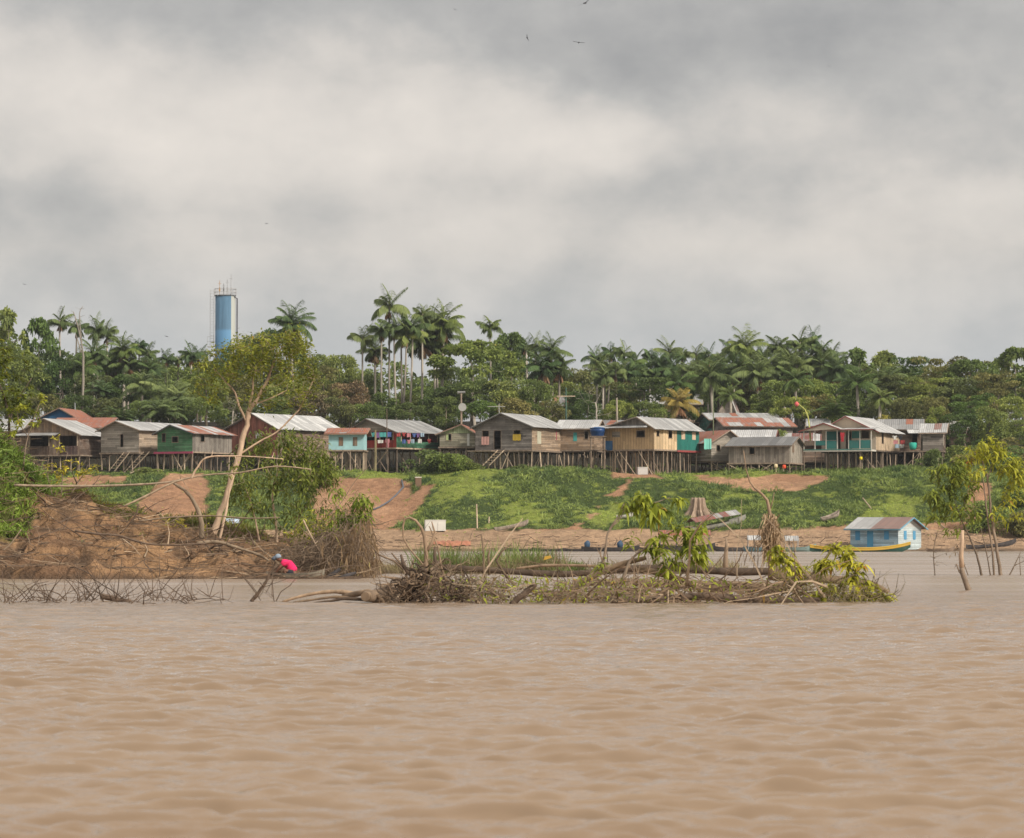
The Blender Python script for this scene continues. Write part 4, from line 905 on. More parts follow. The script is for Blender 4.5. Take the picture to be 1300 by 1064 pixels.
bird(743, 4, 420, 1.9, R(-28), 'dark bird banking steeply at the very top edge of the sky', .25)
bird(669, 48, 480, 1.1, R(70), 'dark bird tilted upright in the grey cloud, alone', .4)
bird(577, 12, 500, .8, R(20), 'small dark bird highest in the sky, first of the line of four', .4)
bird(338.5, 284, 600, .7, R(10), 'tiny dark bird in the bright cloud above the blue tower', .2)
bird(31, 361, 600, .7, R(10), 'tiny dark bird low over the trees at the far left', .2)
bird(1052, 84, 600, .6, R(30), 'tiny dark bird in plain grey cloud at the upper right', .2)
bird(211, 427, 500, .9, R(5), 'tiny pale grey bird gliding over palms left of the blue tower', .1)
# ------------------------------------------------------------------ trees
def grow(m, trunks, targets, twig=.02, seed=0, up=.25, n=5):
    """limbs reaching from the trunk paths to every target; returns (end, direction) pairs"""
    rr = random.Random(seed); nodes = []
    for pts, r0, r1 in trunks:
        P_ = [Vector(p) for p in pts]; fine = []; N = len(P_)
        for i in range(N - 1):
            for k in range(4):
                t_ = k / 4; a = P_[max(i-1, 0)]; b = P_[i]; c = P_[i+1]; d = P_[min(i+2, N-1)]
                fine.append(.5 * ((2*b) + (c - a)*t_ + (2*a - 5*b + 4*c - d)*t_**2 + (3*b - a - 3*c + d)*t_**3))
        fine.append(P_[-1]); K = len(fine); jit = r0 * .25
        fine = [p + Vector((rr.uniform(-jit, jit), rr.uniform(-jit, jit), 0)) if 0 < i < K - 1 else p for i, p in enumerate(fine)]
        rad = [(r0 + (r1 - r0) * i / (K - 1)) * rr.uniform(.88, 1.12) for i in range(K)]; m.tube(fine, rad, 8 if r0 > .06 else 6)
        nodes += [(p, r, i / K) for i, (p, r) in enumerate(zip(fine, rad))][K // 3 if len(trunks) < 2 else 0:]
    ends = []; base_nodes = list(nodes)
    targets = sorted([Vector(t_) for t_ in targets], key=lambda q: min((q - p[0]).length for p in base_nodes))
    for T_ in targets:
        best = None; bd = 1e9
        for p, r, f in nodes:
            d = (T_ - p).length + max(0, p.z - T_.z) * 1.2
            if d < bd: bd = d; best = (p, r)
        p, r = best; L = (T_ - p).length
        if L < 1e-3: continue
        r0 = min(r * .8, max(twig, L * .016 + twig * .6)); out = []
        mid = p.lerp(T_, .5) + Vector((rr.uniform(-.09, .09), rr.uniform(-.09, .09), -up * .3 + rr.uniform(-.05, .05))) * L
        for k in range(6):
            t_ = k / 5; out.append(p * (1-t_)**2 + mid * 2*t_*(1-t_) + T_ * t_*t_)
        rad = [r0 + (twig * .45 - r0) * k / 5 for k in range(6)]; m.tube(out, rad, n, False)
        nodes += [(q, rd, 1) for q, rd in zip(out[2:], rad[2:])]
        ends.append((T_, (out[-1] - out[-2]).normalized()))
    return ends

LEAFPROF = (.3, 1., .5)
def lobe_leaves(cs, rs, n, size, upb=.45, flat=.75):
    """leaf clumps: n leaf faces per lobe, thick towards its skin"""
    parts = []
    for c, r in zip(cs, rs):
        d = rdir(n, upb); rad = r * RNG.uniform(.45, 1.05, n)**.5
        base = np.asarray(c) + d * rad[:, None] * np.array((1, 1, flat)) 
        dirn = unit(d * .8 + RNG.normal(0, .7, (n, 3)) + np.array((0, 0, -.15)))
        v, f, m_ = leaves_np(base, dirn, size * RNG.uniform(.6, 1.35, n), size * RNG.uniform(.4, .75, n), .25, LEAFPROF, jit=.7)
        tn = np.clip(.35 + RNG.normal(0, .13) + RNG.normal(0, .16, n) , 0, 1)
        parts.append((v, f, np.repeat(tn, m_)))
    return join_np(parts)
def broad_proto(kind, seed):
    """returns (trunk mesh, crown mesh, nominal height, nominal width)"""
    global RNG
    RNG = np.random.default_rng(seed); rr = random.Random(seed); H = 13.0; cs, rs = [], []
    if kind == 'dense':      # deep crown nearly to the ground
        for k in range(34):
            a = rr.uniform(0, 6.28); zz = rr.uniform(.22, .90); q = math.sin(math.pi * min(1, (zz - .05) / .95))**.5 * rr.uniform(.35, 1) * 4.6
            cs.append((q * math.cos(a), q * math.sin(a), zz * H)); rs.append(rr.uniform(1.0, 1.9))
        n, size, fl = 190, .42, .7
    elif kind == 'round':
        for k in range(30):
            a = rr.uniform(0, 6.28); e = rr.uniform(-.35, 1.45); q = 4.9 * math.cos(e)
            cs.append((q * math.cos(a), q * math.sin(a), H * .60 + 4.0 * math.sin(e))); rs.append(rr.uniform(.9, 1.6))
        n, size, fl = 200, .42, .65
    elif kind == 'umbrella':
        for k in range(44):
            a = rr.uniform(0, 6.28); e = rr.uniform(.05, 1.5); q = 5.9 * math.cos(e)
            cs.append((q * math.cos(a), q * math.sin(a), H * .56 + 4.6 * math.sin(e))); rs.append(rr.uniform(.55, 1.15))
        n, size, fl = 130, .46, .55
    elif kind == 'open':     # few big leaved tufts with sky between
        for k in range(26):
            a = rr.uniform(0, 6.28); e = rr.uniform(-.1, 1.5); q = 5.6 * math.cos(e) * rr.uniform(.6, 1)
            cs.append((q * math.cos(a), q * math.sin(a), H * .58 + 4.8 * math.sin(e))); rs.append(rr.uniform(.5, 1.0))
        n, size, fl = 60, .7, .6
    elif kind == 'tiered':
        for k in range(36):
            a = rr.uniform(0, 6.28); lv = rr.choice([.45, .58, .70, .82, .93]); q = 6.0 * (1.05 - abs(lv - .6)) * rr.uniform(.3, .95)
            cs.append((q * math.cos(a), q * math.sin(a), H * lv + rr.uniform(-.35, .35))); rs.append(rr.uniform(.9, 1.7))
        n, size, fl = 170, .38, .34
    elif kind == 'shrub':
        H = 5.0
        for k in range(16):
            a = rr.uniform(0, 6.28); q = 2.3 * rr.uniform(.1, 1)
            cs.append((q * math.cos(a), q * math.sin(a), rr.uniform(.15, .85) * H * (1.1 - q / 5))); rs.append(rr.uniform(.7, 1.2))
        n, size, fl = 170, .32, .8
    elif kind == 'bare':
        cs = []
    V, Fc, T_ = lobe_leaves(cs, rs, n, size, flat=fl) if kind != 'bare' else (None, None, None)
    if kind == 'bare':
        cs = [(4.2*math.cos(a)*q, 4.2*math.sin(a)*q, H*(.5 + .5*rr.random()) ) for a, q in [(rr.uniform(0, 6.28), rr.uniform(.2, 1)) for _ in range(46)]]
    m = MB(); tr = [(0, 0, -.5), (rr.uniform(-.3, .3), rr.uniform(-.3, .3), H * .25), (rr.uniform(-.5, .5), rr.uniform(-.3, .3), H * .5), (rr.uniform(-.6, .6), 0, H * .72)]
    k = .45 if kind == 'shrub' else 1
    grow(m, [(tr, .27 * k, .10 * k)], cs, .035 if kind != 'bare' else .045, seed)
    return m.mesh('trunk', True), (np_mesh('crown', V, Fc, T_) if V is not None else None), H, {'dense': 11.2, 'round': 12, 'umbrella': 13, 'open': 12.5, 'tiered': 13, 'shrub': 6, 'bare': 8.4}[kind]
def frond(base, az, el0, L, droop, hang, nl=22, ll=.75, lw=.075, rach=None, twist=0):
    """one feather frond: rachis curve and two rows of leaflets"""
    P_ = []; N = 9; p = Vector(base); e = el0
    for i in range(N + 1):
        P_.append(p.copy()); stp = L / N
        p = p + Vector((math.cos(az) * math.cos(e), math.sin(az) * math.cos(e), math.sin(e))) * stp; e -= droop / N * (1 + .6 * i / N)
    if rach is not None: rach.tube(P_, [.05 - .035 * i / N for i in range(N + 1)], 4, False)
    A = np.array([tuple(q) for q in P_]); tt = np.linspace(.10, .99, nl); ii = tt * N; i0 = np.minimum(ii.astype(int), N - 1); fr = (ii - i0)[:, None]
    pos = A[i0] * (1 - fr) + A[i0 + 1] * fr; tan = unit(A[i0 + 1] - A[i0]); sd = unit(np.cross(tan, (0, 0, 1)))
    out = []
    for sg in (-1, 1):
        d = sd * sg * .8 + tan * .55 + np.array((0, 0, .18 - hang)); ln = ll * np.sin(np.pi * (.12 + .85 * tt))**.6 * RNG.uniform(.8, 1.1, nl)
        out.append((pos, d, ln))
    v, f, m_ = leaves_np(np.concatenate([o[0] for o in out]), np.concatenate([o[1] for o in out]), np.concatenate([o[2] for o in out]), lw, .25 + hang * .5, (.6, 1, .15), up=tuple(np.array((0.01, 0, 1)) ), jit=.25)
    return v, f, m_
def palm_proto(kind, seed):
    """crown mesh around (0,0,0) = top of the trunk, dead skirt mesh, fruit mesh"""
    global RNG
    RNG = np.random.default_rng(seed); rr = random.Random(seed); parts = []; rm = MB()
    if kind == 'acai': N, L, hang, ll, lw = 12, 2.9, .75, .90, .11
    elif kind == 'coco': N, L, hang, ll, lw = 20, 4.1, .45, 1.0, .12
    elif kind == 'mauri': N, L, hang, ll, lw = 20, 3.4, .5, 1.0, .13
    else: N, L, hang, ll, lw = 26, 4.6, .15, .9, .12      # 'low' trunkless cluster
    for k in range(N):
        f = k / N; az = k * 2.4 + rr.uniform(-.3, .3)
        if kind == 'acai': el, dr = 1.45 - f * 1.35 + rr.uniform(-.25, .2), .55 + f * 1.0 + rr.uniform(-.2, .3)
        elif kind == 'low': el, dr = 1.45 - f * 1.0, .9 + rr.uniform(0, .6)
        else: el, dr = 1.45 - f * 1.5 + rr.uniform(-.25, .25), .7 + f * .55 + rr.uniform(-.2, .3)
        v, fc_, m_ = frond((0, 0, 0), az, el, L * rr.uniform(.7, 1.15), dr, hang * (.5 + f), 30, ll, lw, rm)
        tn = np.clip((.42 - .2 * f + rr.gauss(0, .1)) + RNG.normal(0, .08, len(fc_)), 0, 1); parts.append((v, fc_, tn))
    rv = np.array(rm.v); rf = np.array([q for q in rm.f if len(q) == 4]); parts.append((rv, rf, np.full(len(rf), .6)))
    V, Fc, T_ = join_np(parts); crown = np_mesh('crown', V, Fc, T_); sk = None
    if kind != 'low':
        parts = []
        for k in range(5 if kind == 'acai' else 9):
            v, fc_, m_ = frond((0, 0, -.3), rr.uniform(0, 6.28), -.5 - rr.random() * .5, L * (.28 if kind == 'acai' else .5), .7, .8, 16, ll * .6, lw); parts.append((v, fc_, np.clip(RNG.normal(.5, .2, len(fc_)), 0, 1)))
        V, Fc, T_ = join_np(parts); sk = np_mesh('dead_fronds', V, Fc, T_)
    return crown, sk
BROADS = {k: [broad_proto(k, 20 + 7 * i + len(k) * 3) for i in range(n)] for k, n in (('dense', 3), ('round', 3), ('umbrella', 1), ('open', 2), ('tiered', 2), ('shrub', 3), ('bare', 1))}
PALMS = {k: [palm_proto(k, 50 + 5 * i + len(k)) for i in range(n)] for k, n in (('acai', 6), ('coco', 3), ('mauri', 4), ('low', 2))}
LEAF = {'dark': m_leaf((.042, .070, .022), (.25, .32, .085), trans=.35), 'mid': m_leaf((.06, .095, .027), (.35, .42, .105), trans=.35), 'light': m_leaf((.08, .125, .028), (.40, .47, .11), (.55, .35, .06), trans=.4),
        'olive': m_leaf((.075, .082, .028), (.38, .37, .12), trans=.35), 'yellow': m_leaf((.12, .12, .024), (.58, .52, .10)), 'brown': m_leaf((.075, .060, .034), (.36, .28, .15)),
        'palm': m_leaf((.046, .078, .030), (.26, .34, .105), trans=.3), 'palml': m_leaf((.06, .095, .028), (.29, .37, .09), trans=.3), 'palmy': m_leaf((.16, .12, .03), (.62, .46, .10), trans=.3)}
DEAD = m_leaf((.09, .05, .025), (.32, .19, .10), trans=.15); BARKP = m_wood((.34, .30, .25), 1.5); BARKD = m_wood((.16, .13, .10), 1.5)

LAND = [(-30, 62, 'the shacks at the far left'), (62, 122, 'the open rust roofed shed'), (122, 190, 'the grey plank house'), (190, 262, 'the green fronted house'), (262, 330, 'the blue water tower'), (330, 408, 'the brick red house'),
        (408, 470, 'the light blue hut'), (470, 556, 'the laundry veranda house'), (556, 603, 'the dark bushes'), (603, 676, 'the large grey house'), (676, 745, 'the green power pole'), (745, 800, 'the blue tank'), (800, 868, 'the tan house'),
        (868, 925, 'the teal wall'), (925, 1000, 'the rust striped long shed'), (1000, 1062, 'the bent pole'), (1062, 1120, 'the balcony house'), (1120, 1172, 'the awning house'), (1172, 1215, 'the end house'), (1215, 1400, 'the right edge saplings')]
TREES = []
def where(px): return next((n for a, b, n in LAND if a <= px < b), 'the right edge saplings')
def tree(kind, px, top, wpx, Y, leaf, var=0, name='forest_tree', words=None, rz=None):
    tm, cm, H0, W0 = BROADS[kind][var % len(BROADS[kind])]; c = W(px, 540, Y); gz_ = float(hg(c.x, Y)) - .2; H = W(px, top, Y).z - gz_; sx_ = wpx / S(Y) / W0
    o = empty(name, (c.x, Y, gz_), random.uniform(0, 6.28) if rz is None else rz)
    k = .97 if kind != 'shrub' else .95
    rr_ = random.Random(int(px * 3 + top)); 
    if leaf == 'dark' and top > 468 and rr_.random() < .45: leaf = 'mid'
    elif leaf == 'mid' and top > 460 and rr_.random() < .22: leaf = 'olive'
    elif leaf == 'mid' and top > 460 and rr_.random() < .2: leaf = 'light'
    for nm, me, mt in (('trunk', tm, BARKP if kind in ('umbrella', 'open', 'bare') else BARKD), ('crown', cm, LEAF[leaf])):
        if me is None: continue
        x = bpy.data.objects.new(nm, me); COL.objects.link(x); x.parent = o; x.scale = (sx_, sx_, H / H0 * k)
        if not me.materials: me.materials.append(None)
        x.material_slots[0].link = 'OBJECT'; x.material_slots[0].material = mt
    TREES.append((o, px, top, kind, leaf, words)); return o
def palm(kind, px, top, wpx, Y, leaf='palm', var=0, trunk=True, lean=0.0, tr=.13, fruit=False):
    if leaf == 'palm' and random.random() < .12: leaf = 'palml'
    crown, sk = PALMS[kind][var % len(PALMS[kind])]; W0 = {'acai': 4.9, 'coco': 6.6, 'mauri': 5.6, 'low': 7.4}[kind]; up = {'acai': 2.1, 'coco': 2.6, 'mauri': 2.4, 'low': 3.2}[kind]
    s_ = wpx / S(Y) / W0 * random.uniform(.95, 1.2); c = W(px, 540, Y); gz_ = float(hg(c.x, Y)) - .2; H = max(.3, W(px, top, Y).z - gz_ - up * s_)
    o = empty('palm_tree' if kind != 'coco' else 'coconut_palm', (c.x, Y, gz_), 0)
    def sub(nm, me, mt, loc, sc_=None, rz=0):
        x = bpy.data.objects.new(nm, me); COL.objects.link(x); x.parent = o; x.location = loc
        if sc_: x.scale = (sc_,) * 3
        x.rotation_euler = (random.uniform(-.22, .22), random.uniform(-.22, .22), rz) if nm != 'trunk' else (0, 0, 0)
        if not me.materials: me.materials.append(None)
        x.material_slots[0].link = 'OBJECT'; x.material_slots[0].material = mt; return x
    if kind != 'low':
        m = MB(); m.tube([(-lean, 0, -.3), (-lean * .6, .1, H * .35), (-lean * .2, 0, H * .7), (0, 0, H)], [tr * 1.3, tr, tr * .9, tr * .8], 8); m.tube([(0, 0, H - .02), (0, 0, H + .35)], [tr * .9, tr * .6], 7)
        sub('trunk', m.mesh('trunk', True), BARKP, (0, 0, 0))
    rz = random.uniform(0, 6.28); sub('crown', crown, LEAF[leaf], (0, 0, H), s_, rz)
    if sk is not None and kind != 'coco' or leaf == 'palmy' and sk is not None: sub('dead_fronds', sk, DEAD, (0, 0, H - .2), s_, rz)
    TREES.append((o, px, top, 'palm_' + kind, leaf, None)); return o

# skyline layer, farthest
for a in [('open',8,388,75,408,'mid',0),('open',48,398,58,412,'mid',1),('round',-12,402,90,425,'mid',1),('dense',62,430,70,425,'dark',0),('round',118,440,70,440,'mid',0),('dense',150,446,70,436,'dark',1),('dense',200,450,76,440,'dark',2),
          ('tiered',250,442,70,430,'dark',0),('dense',232,462,80,424,'mid',1),('round',345,412,95,455,'dark',2),('dense',300,432,70,440,'dark',0),('dense',400,446,70,430,'mid',0),('round',432,444,66,420,'mid',1),('dense',462,470,60,418,'dark',2),
          ('dense',540,478,70,424,'mid',1),('dense',512,500,66,412,'mid',0),('dense',572,462,60,440,'dark',0),('umbrella',603,424,128,404,'light',0),('round',648,414,60,428,'mid',0),('dense',692,452,66,430,'dark',1),('dense',730,462,70,428,'mid',2),('round',716,480,54,418,'mid',1),
          ('dense',770,455,80,440,'dark',0),('round',812,458,80,436,'mid',2),('dense',855,458,80,440,'dark',1),('dense',905,458,80,440,'dark',2),('dense',955,462,80,440,'dark',0),('dense',1000,455,80,436,'dark',1),('dense',1045,452,80,440,'dark',2),
          ('open',1088,440,72,420,'mid',0),('open',1122,442,66,424,'mid',1),('round',1100,462,70,432,'mid',2),('tiered',1150,450,80,418,'mid',1),('tiered',1192,449,90,408,'olive',0),('round',1235,450,84,404,'mid',0),('open',1290,437,76,414,'mid',1),('tiered',1262,455,70,420,'olive',1)]: tree(*a[:6], var=a[6])
# middle layer
for a in [('dense',25,440,90,402,'mid',0),('round',80,452,70,404,'dark',1),('dense',120,470,70,400,'mid',2),('round',165,470,66,398,'dark',0),('dense',208,480,72,400,'dark',1),('round',262,470,60,398,'mid',2),('dense',310,470,80,404,'mid',0),('dense',362,470,80,404,'dark',1),
          ('tiered',412,462,66,396,'olive',0),('dense',446,480,60,396,'brown',2),('dense',485,496,50,398,'dark',0),('dense',555,488,60,398,'dark',1),('round',600,480,90,396,'dark',2),('dense',640,478,80,394,'mid',1),('dense',680,478,60,392,'dark',0),('dense',735,492,50,394,'dark',2),
          ('tiered',818,476,84,392,'dark',1),('dense',790,482,60,396,'mid',0),('dense',868,482,60,404,'dark',1),('round',905,482,56,406,'dark',2),('dense',950,480,70,406,'mid',0),('round',985,478,66,394,'mid',1),('round',1022,476,70,392,'light',0),('dense',1062,480,70,396,'mid',2),
          ('dense',1100,478,70,398,'mid',0),('tiered',1140,474,80,394,'olive',1),('tiered',1180,476,90,392,'mid',0),('dense',1222,474,90,390,'olive',1),('tiered',1268,470,90,384,'mid',1),('round',1300,470,80,392,'mid',2)]: tree(*a[:6], var=a[6])
# low front layer against the roofs
for a in [('dense',8,492,70,388,'mid',1),('round',55,497,60,386,'olive',0),('dense',98,497,56,388,'dark',2),('dense',140,502,56,386,'mid',0),('round',182,505,50,384,'dark',1),('dense',222,505,60,386,'dark',2),('round',262,500,56,384,'mid',0),('dense',300,505,50,386,'olive',1),('dense',345,500,60,386,'mid',2),
          ('dense',395,492,60,388,'brown',0),('dense',430,500,54,384,'olive',1),('dense',470,508,54,384,'dark',2),('round',520,508,56,384,'dark',0),('dense',566,500,56,384,'dark',1),('round',610,505,60,380,'mid',2),('dense',655,502,60,380,'mid',0),('dense',700,505,50,384,'olive',1),('dense',745,505,50,386,'dark',0),('round',785,505,50,380,'mid',2),
          ('dense',826,506,50,384,'dark',1),('round',868,512,46,388,'mid',1),('dense',972,505,50,388,'mid',0),('round',1005,500,56,384,'light',1),('dense',1040,498,60,386,'mid',2),('dense',1080,500,60,384,'mid',0),('round',1118,503,50,382,'olive',1),('dense',1150,502,56,380,'mid',2),('dense',1190,500,60,378,'olive',0),
          ('tiered',1235,497,80,372,'mid',0),('tiered',1282,500,70,368,'mid',1),('tiered',1226,522,64,362,'dark',1),('dense',1256,512,58,364,'mid',0),('tiered',1292,520,70,360,'dark',0),('dense',1190,512,40,372,'mid',1)]: tree(*a[:6], var=a[6])
for a in [('shrub',545,562,66,343,'dark',0),('shrub',575,566,54,341,'mid',1),('shrub',597,580,44,342,'mid',2),('shrub',1180,560,38,344,'dark',1),('shrub',1236,566,60,345,'mid',0),('shrub',1275,560,70,342,'mid',2),('shrub',1303,585,60,330,'mid',1),('shrub',188,590,40,342,'mid',0),('shrub',60,588,60,346,'brown',2),('shrub',1252,625,70,318,'mid',0),('shrub',1290,635,60,316,'mid',1),
          ('shrub',990,531,44,366,'dark',1),('shrub',1120,520,50,372,'yellow',2),('shrub',1062,515,34,374,'palml',0),('shrub',660,588,34,341,'dark',2),('shrub',400,590,60,338,'mid',1),('shrub',1212,556,50,354,'mid',0),('shrub',1246,552,60,356,'dark',1),('shrub',1284,548,66,354,'mid',2),('shrub',1222,578,60,346,'light',1),('shrub',1262,584,64,340,'mid',0),('shrub',1296,562,60,346,'olive',2),('shrub',1218,600,50,338,'mid',2),('shrub',1290,610,60,326,'light',1),('shrub',1206,574,34,352,'dark',0)]: tree(*a[:6], var=a[6], name='bush')
for a in [('bare',757,487,60,376,'olive',0),('bare',296,500,40,372,'olive',0)]: tree(*a[:6], name='bare_tree')
# palms
for a in [('acai',75,394,34,420),('acai',97,402,30,424,'palm',1),('acai',122,402,36,420,'palm',2),('acai',135,408,34,422,'palm',0),('mauri',156,427,36,412,'palml',0),('acai',176,428,30,420,'palm',1),('acai',187,436,28,420,'palm',2),('acai',211,444,24,424),('acai',226,449,20,424,'palm',1),('acai',243,437,30,424,'palm',2),('acai',252,440,24,430),
          ('mauri',118,432,40,408,'palm',1),('coco',212,478,60,392,'palm',0),('coco',180,470,50,394,'palm',1),('mauri',104,448,44,404,'palml',0),('coco',224,488,56,388,'palm',1),
          ('mauri',369,388,50,410,'palm',1),
          ('acai',494,368,44,405,'palm',0,.0),('acai',484,404,40,402,'palm',1,.0),('acai',500,400,44,404,'palm',2,-.3),('acai',460,414,40,406,'palm',2,0),('acai',516,408,40,404,'palm',0,.5),('acai',536,384,42,408,'palm',1,0),('acai',524,398,40,404,'palm',1,.4),
          ('mauri',563,388,50,410,'palm',0),('acai',550,392,36,412,'palm',2),('acai',509,404,36,410,'palm',0,-.2),('acai',622,400,32,424,'palm',1),('acai',680,426,34,416,'palm',2),('mauri',700,428,40,408,'palm',1),('acai',668,430,26,420),
          ('acai',757,440,34,418),('acai',775,434,34,420,'palm',1),('acai',793,436,32,416,'palm',2),('acai',806,446,30,414),('acai',826,440,32,420,'palm',1),('acai',850,431,34,416,'palm',2),('acai',838,448,30,410),('acai',866,440,30,420,'palm',1),('acai',884,438,30,420,'palm',2),('acai',900,440,30,418),('acai',914,444,30,414,'palm',1),
          ('mauri',945,419,58,410,'palm',0),('acai',930,428,34,420,'palm',1),('acai',966,436,32,418,'palm',2),('acai',988,424,38,412),('acai',1000,436,34,410,'palm',1),('acai',1016,420,38,412,'palm',2),('acai',1030,418,38,414),('acai',1044,430,34,410,'palm',1),('acai',1057,438,34,412,'palm',2),
          ('acai',782,456,36,404,'palm',1),('acai',766,462,32,402,'palm',0),('acai',874,456,36,404,'palm',1),('mauri',962,452,46,402,'palm',1),('mauri',1012,448,44,400,'palm',0),
          ('coco',861,470,48,392,'palml',0),('coco',902,454,66,394,'palm',1),('coco',1010,467,40,386,'palml',1),('coco',1088,468,48,382,'palml',0),('coco',928,488,34,388,'palml',1),('mauri',1123,464,44,398,'palm',1),('coco',1118,492,34,378,'palml',1)]:
    palm(a[0], a[1], a[2], a[3], a[4], a[5] if len(a) > 5 else 'palm', a[6] if len(a) > 6 and isinstance(a[6], int) else len(TREES), lean=(a[7] if len(a) > 7 else random.uniform(-.5, .5)), tr=.13 if a[0] == 'acai' else .2)
palm('coco', 862, 492, 44, 386, 'palmy', 1, tr=.22)
for a in [('mauri',768,450,44,412,0),('mauri',798,456,42,410,1),('mauri',830,458,42,410,0),('mauri',852,450,44,410,1),('mauri',884,458,40,408,0),('mauri',912,456,42,408,1),('mauri',935,448,46,406,0),('mauri',975,446,44,408,1),('mauri',996,450,44,406,0),('mauri',1022,440,46,410,1),('mauri',1044,446,44,408,0),('mauri',1062,452,40,406,1),
          ('mauri',140,440,44,414,0),('mauri',162,446,44,412,1),('mauri',190,452,42,412,0),('mauri',536,412,46,410,1),('mauri',555,408,48,412,0),('mauri',690,446,44,406,1),('mauri',710,452,40,408,0),('mauri',476,430,40,410,1)]: palm(*a[:5], 'palm', a[5], tr=.16)
for a in [(150,512,50,380),(205,500,60,382),(128,480,46,396),(1058,505,50,374)]: palm('low', a[0], a[1], a[2], a[3], 'palm' if a[0] < 1000 else 'palml', a[0])
# standing dead tree on the left skyline
c = W(104, 520, 388); b = tag(empty('dead_tree', (c.x, 388, float(hg(c.x, 388)))), 'tall bare dead tree with pale forked trunk above the open shed', 'tree')
m = MB(); L = lambda px, py: Vector(W(px, py, 388)) - b.location
grow(m, [([L(104,530), L(106,470), L(104,440), L(98,412), L(93,396)], .17, .05), ([L(104,440), L(102,420), L(101,398), L(105,389)], .09, .03), ([L(103,448), L(100,436), L(96,424)], .09, .04)], [L(x_, y_) for x_, y_ in ((90,394),(96,390),(99,392),(107,392),(108,400),(97,404),(110,425),(92,410))], .03, 3)
m.build('trunk', BARKP, b, True)
# the wood that closes the view between and behind the trees one can tell apart
RNG = np.random.default_rng(404); nb = 620
bx = RNG.uniform(-150, 150, nb); byy = RNG.uniform(452, 500, nb); top_ = np.interp(650 + bx * F / byy, [-100, 60, 200, 300, 420, 560, 640, 720, 800, 1000, 1150, 1400], [440, 440, 456, 455, 452, 470, 430, 478, 462, 458, 462, 450])
zt_ = 1.5 + (680 - top_) * byy / F; zg_ = hg(bx, byy); zz_ = zg_ + (zt_ - zg_ - 1.5) * RNG.random(nb)**.7
V, Fc, T_ = lobe_leaves(np.stack([bx, byy, zz_], 1), RNG.uniform(1.6, 3.0, nb), 95, .75, flat=.7)
tag(link('far_forest', np_mesh('far_forest', V, Fc, T_), LEAF['dark']), 'dense dark forest closing the view behind the village trees', 'forest', kind='stuff')
# labels for the wood: look, place on the slope, nearest roof or pole; ties are told apart from left to right
KW = {'dense': 'dense leafy tree', 'round': 'round crowned tree', 'umbrella': 'umbrella shaped tree with pale limbs', 'open': 'loose leaved open tree', 'tiered': 'flat tiered spreading tree', 'shrub': 'low leafy bush', 'bare': 'pale bare branched tree',
      'palm_acai': 'slender feathery palm', 'palm_coco': 'arching coconut palm', 'palm_mauri': 'stout shaggy palm', 'palm_low': 'low trunkless palm'}
LW = {'dark': 'dark green', 'mid': 'mid green', 'light': 'bright green', 'olive': 'olive green', 'yellow': 'yellowish', 'brown': 'brownish', 'palm': 'deep green', 'palml': 'fresh green', 'palmy': 'yellow fronded'}
def treelabel(px, top, kind, leaf, w_):
    if kind == 'umbrella': return 'bright green umbrella shaped tree with pale limbs above the low greenish shack'
    pos = ('on the skyline above' if top < 449 else 'midway up behind' if top < 484 else 'low behind' if top < 545 else 'on the bank near')
    if kind == 'shrub' and top > 600: pos = 'by the beach below'
    return f"{'' if kind == 'bare' else LW[leaf] + ' '}{KW[kind]} {pos} {where(px)}"
ORD = ['first', 'second', 'third', 'fourth', 'fifth', 'sixth', 'seventh', 'eighth', 'ninth', 'tenth', 'eleventh', 'twelfth']
grp = {}
for o, px, top, kind, leaf, w_ in TREES: grp.setdefault(treelabel(px, top, kind, leaf, w_), []).append((px, o, kind))
for lab, lst in grp.items():
    lst.sort(key=lambda q: q[0])
    for i, (px, o, kind) in enumerate(lst):
        l2 = lab if len(lst) == 1 else f"{ORD[i]} from left, {lab}"
        tag(o, l2, 'palm' if kind.startswith('palm') else 'bush' if kind == 'shrub' else 'tree', 'palms of the forest edge' if kind.startswith('palm') else 'bushes around the village' if kind == 'shrub' else 'trees of the forest behind the village')
# ------------------------------------------------------------------ grass on the far bank
RNG = np.random.default_rng(77)
LUSH = m_leaf((.05, .10, .034), (.30, .38, .10), trans=.3, nscale=.18); BRT = m_leaf((.17, .24, .045), (.43, .52, .105), trans=.25, nscale=.2)
def turf(n, x0, x1, y0, y1, hf, cond, hmin, hmax, wid, per, out=.45, tintf=None, dr=.45, prof=(.9, .8, .1)):
    x = RNG.uniform(x0, x1, n); y = RNG.uniform(y0, y1, n); z = hf(x, y); k = cond(x, y, z); x, y, z = x[k], y[k], z[k]; n = len(x)
    hgt = RNG.uniform(hmin, hmax, n); tt = tintf(x, y) if tintf is not None else np.clip(.45 + (fbm(x * .5, y * .5, 3) - .5) * 1.2, 0, 1)
    b = np.repeat(np.stack([x, y, z - .03], 1), per, 0); b[:, :2] += RNG.normal(0, .12, (n * per, 2)) * (hmax / 1.0)
    d = RNG.normal(0, out, (n * per, 3)); d[:, 2] = 1
    v, f, m_ = leaves_np(b, d, np.repeat(hgt, per) * RNG.uniform(.6, 1.15, n * per), wid * RNG.uniform(.7, 1.3, n * per), dr, prof)
    return v, f, np.repeat(np.clip(np.repeat(tt, per) + RNG.normal(0, .12, n * per), 0, 1), m_)
def cl(x, y, z):
    b, r = cover(x, y, z); return (~b) & (~r) & (z > .6)
def cb(x, y, z):
    b, r = cover(x, y, z); return (~b) & r & (z > .6)
def sparse(x, y, z):
    b, r = cover(x, y, z); return b & (z > 1.3) & (fbm(x * .8, y * .8, 3) > .58)
tuft = lambda x, y, z: cl(x, y, z) & (fbm(x * .22 + 3, y * .22, 3) > .47)
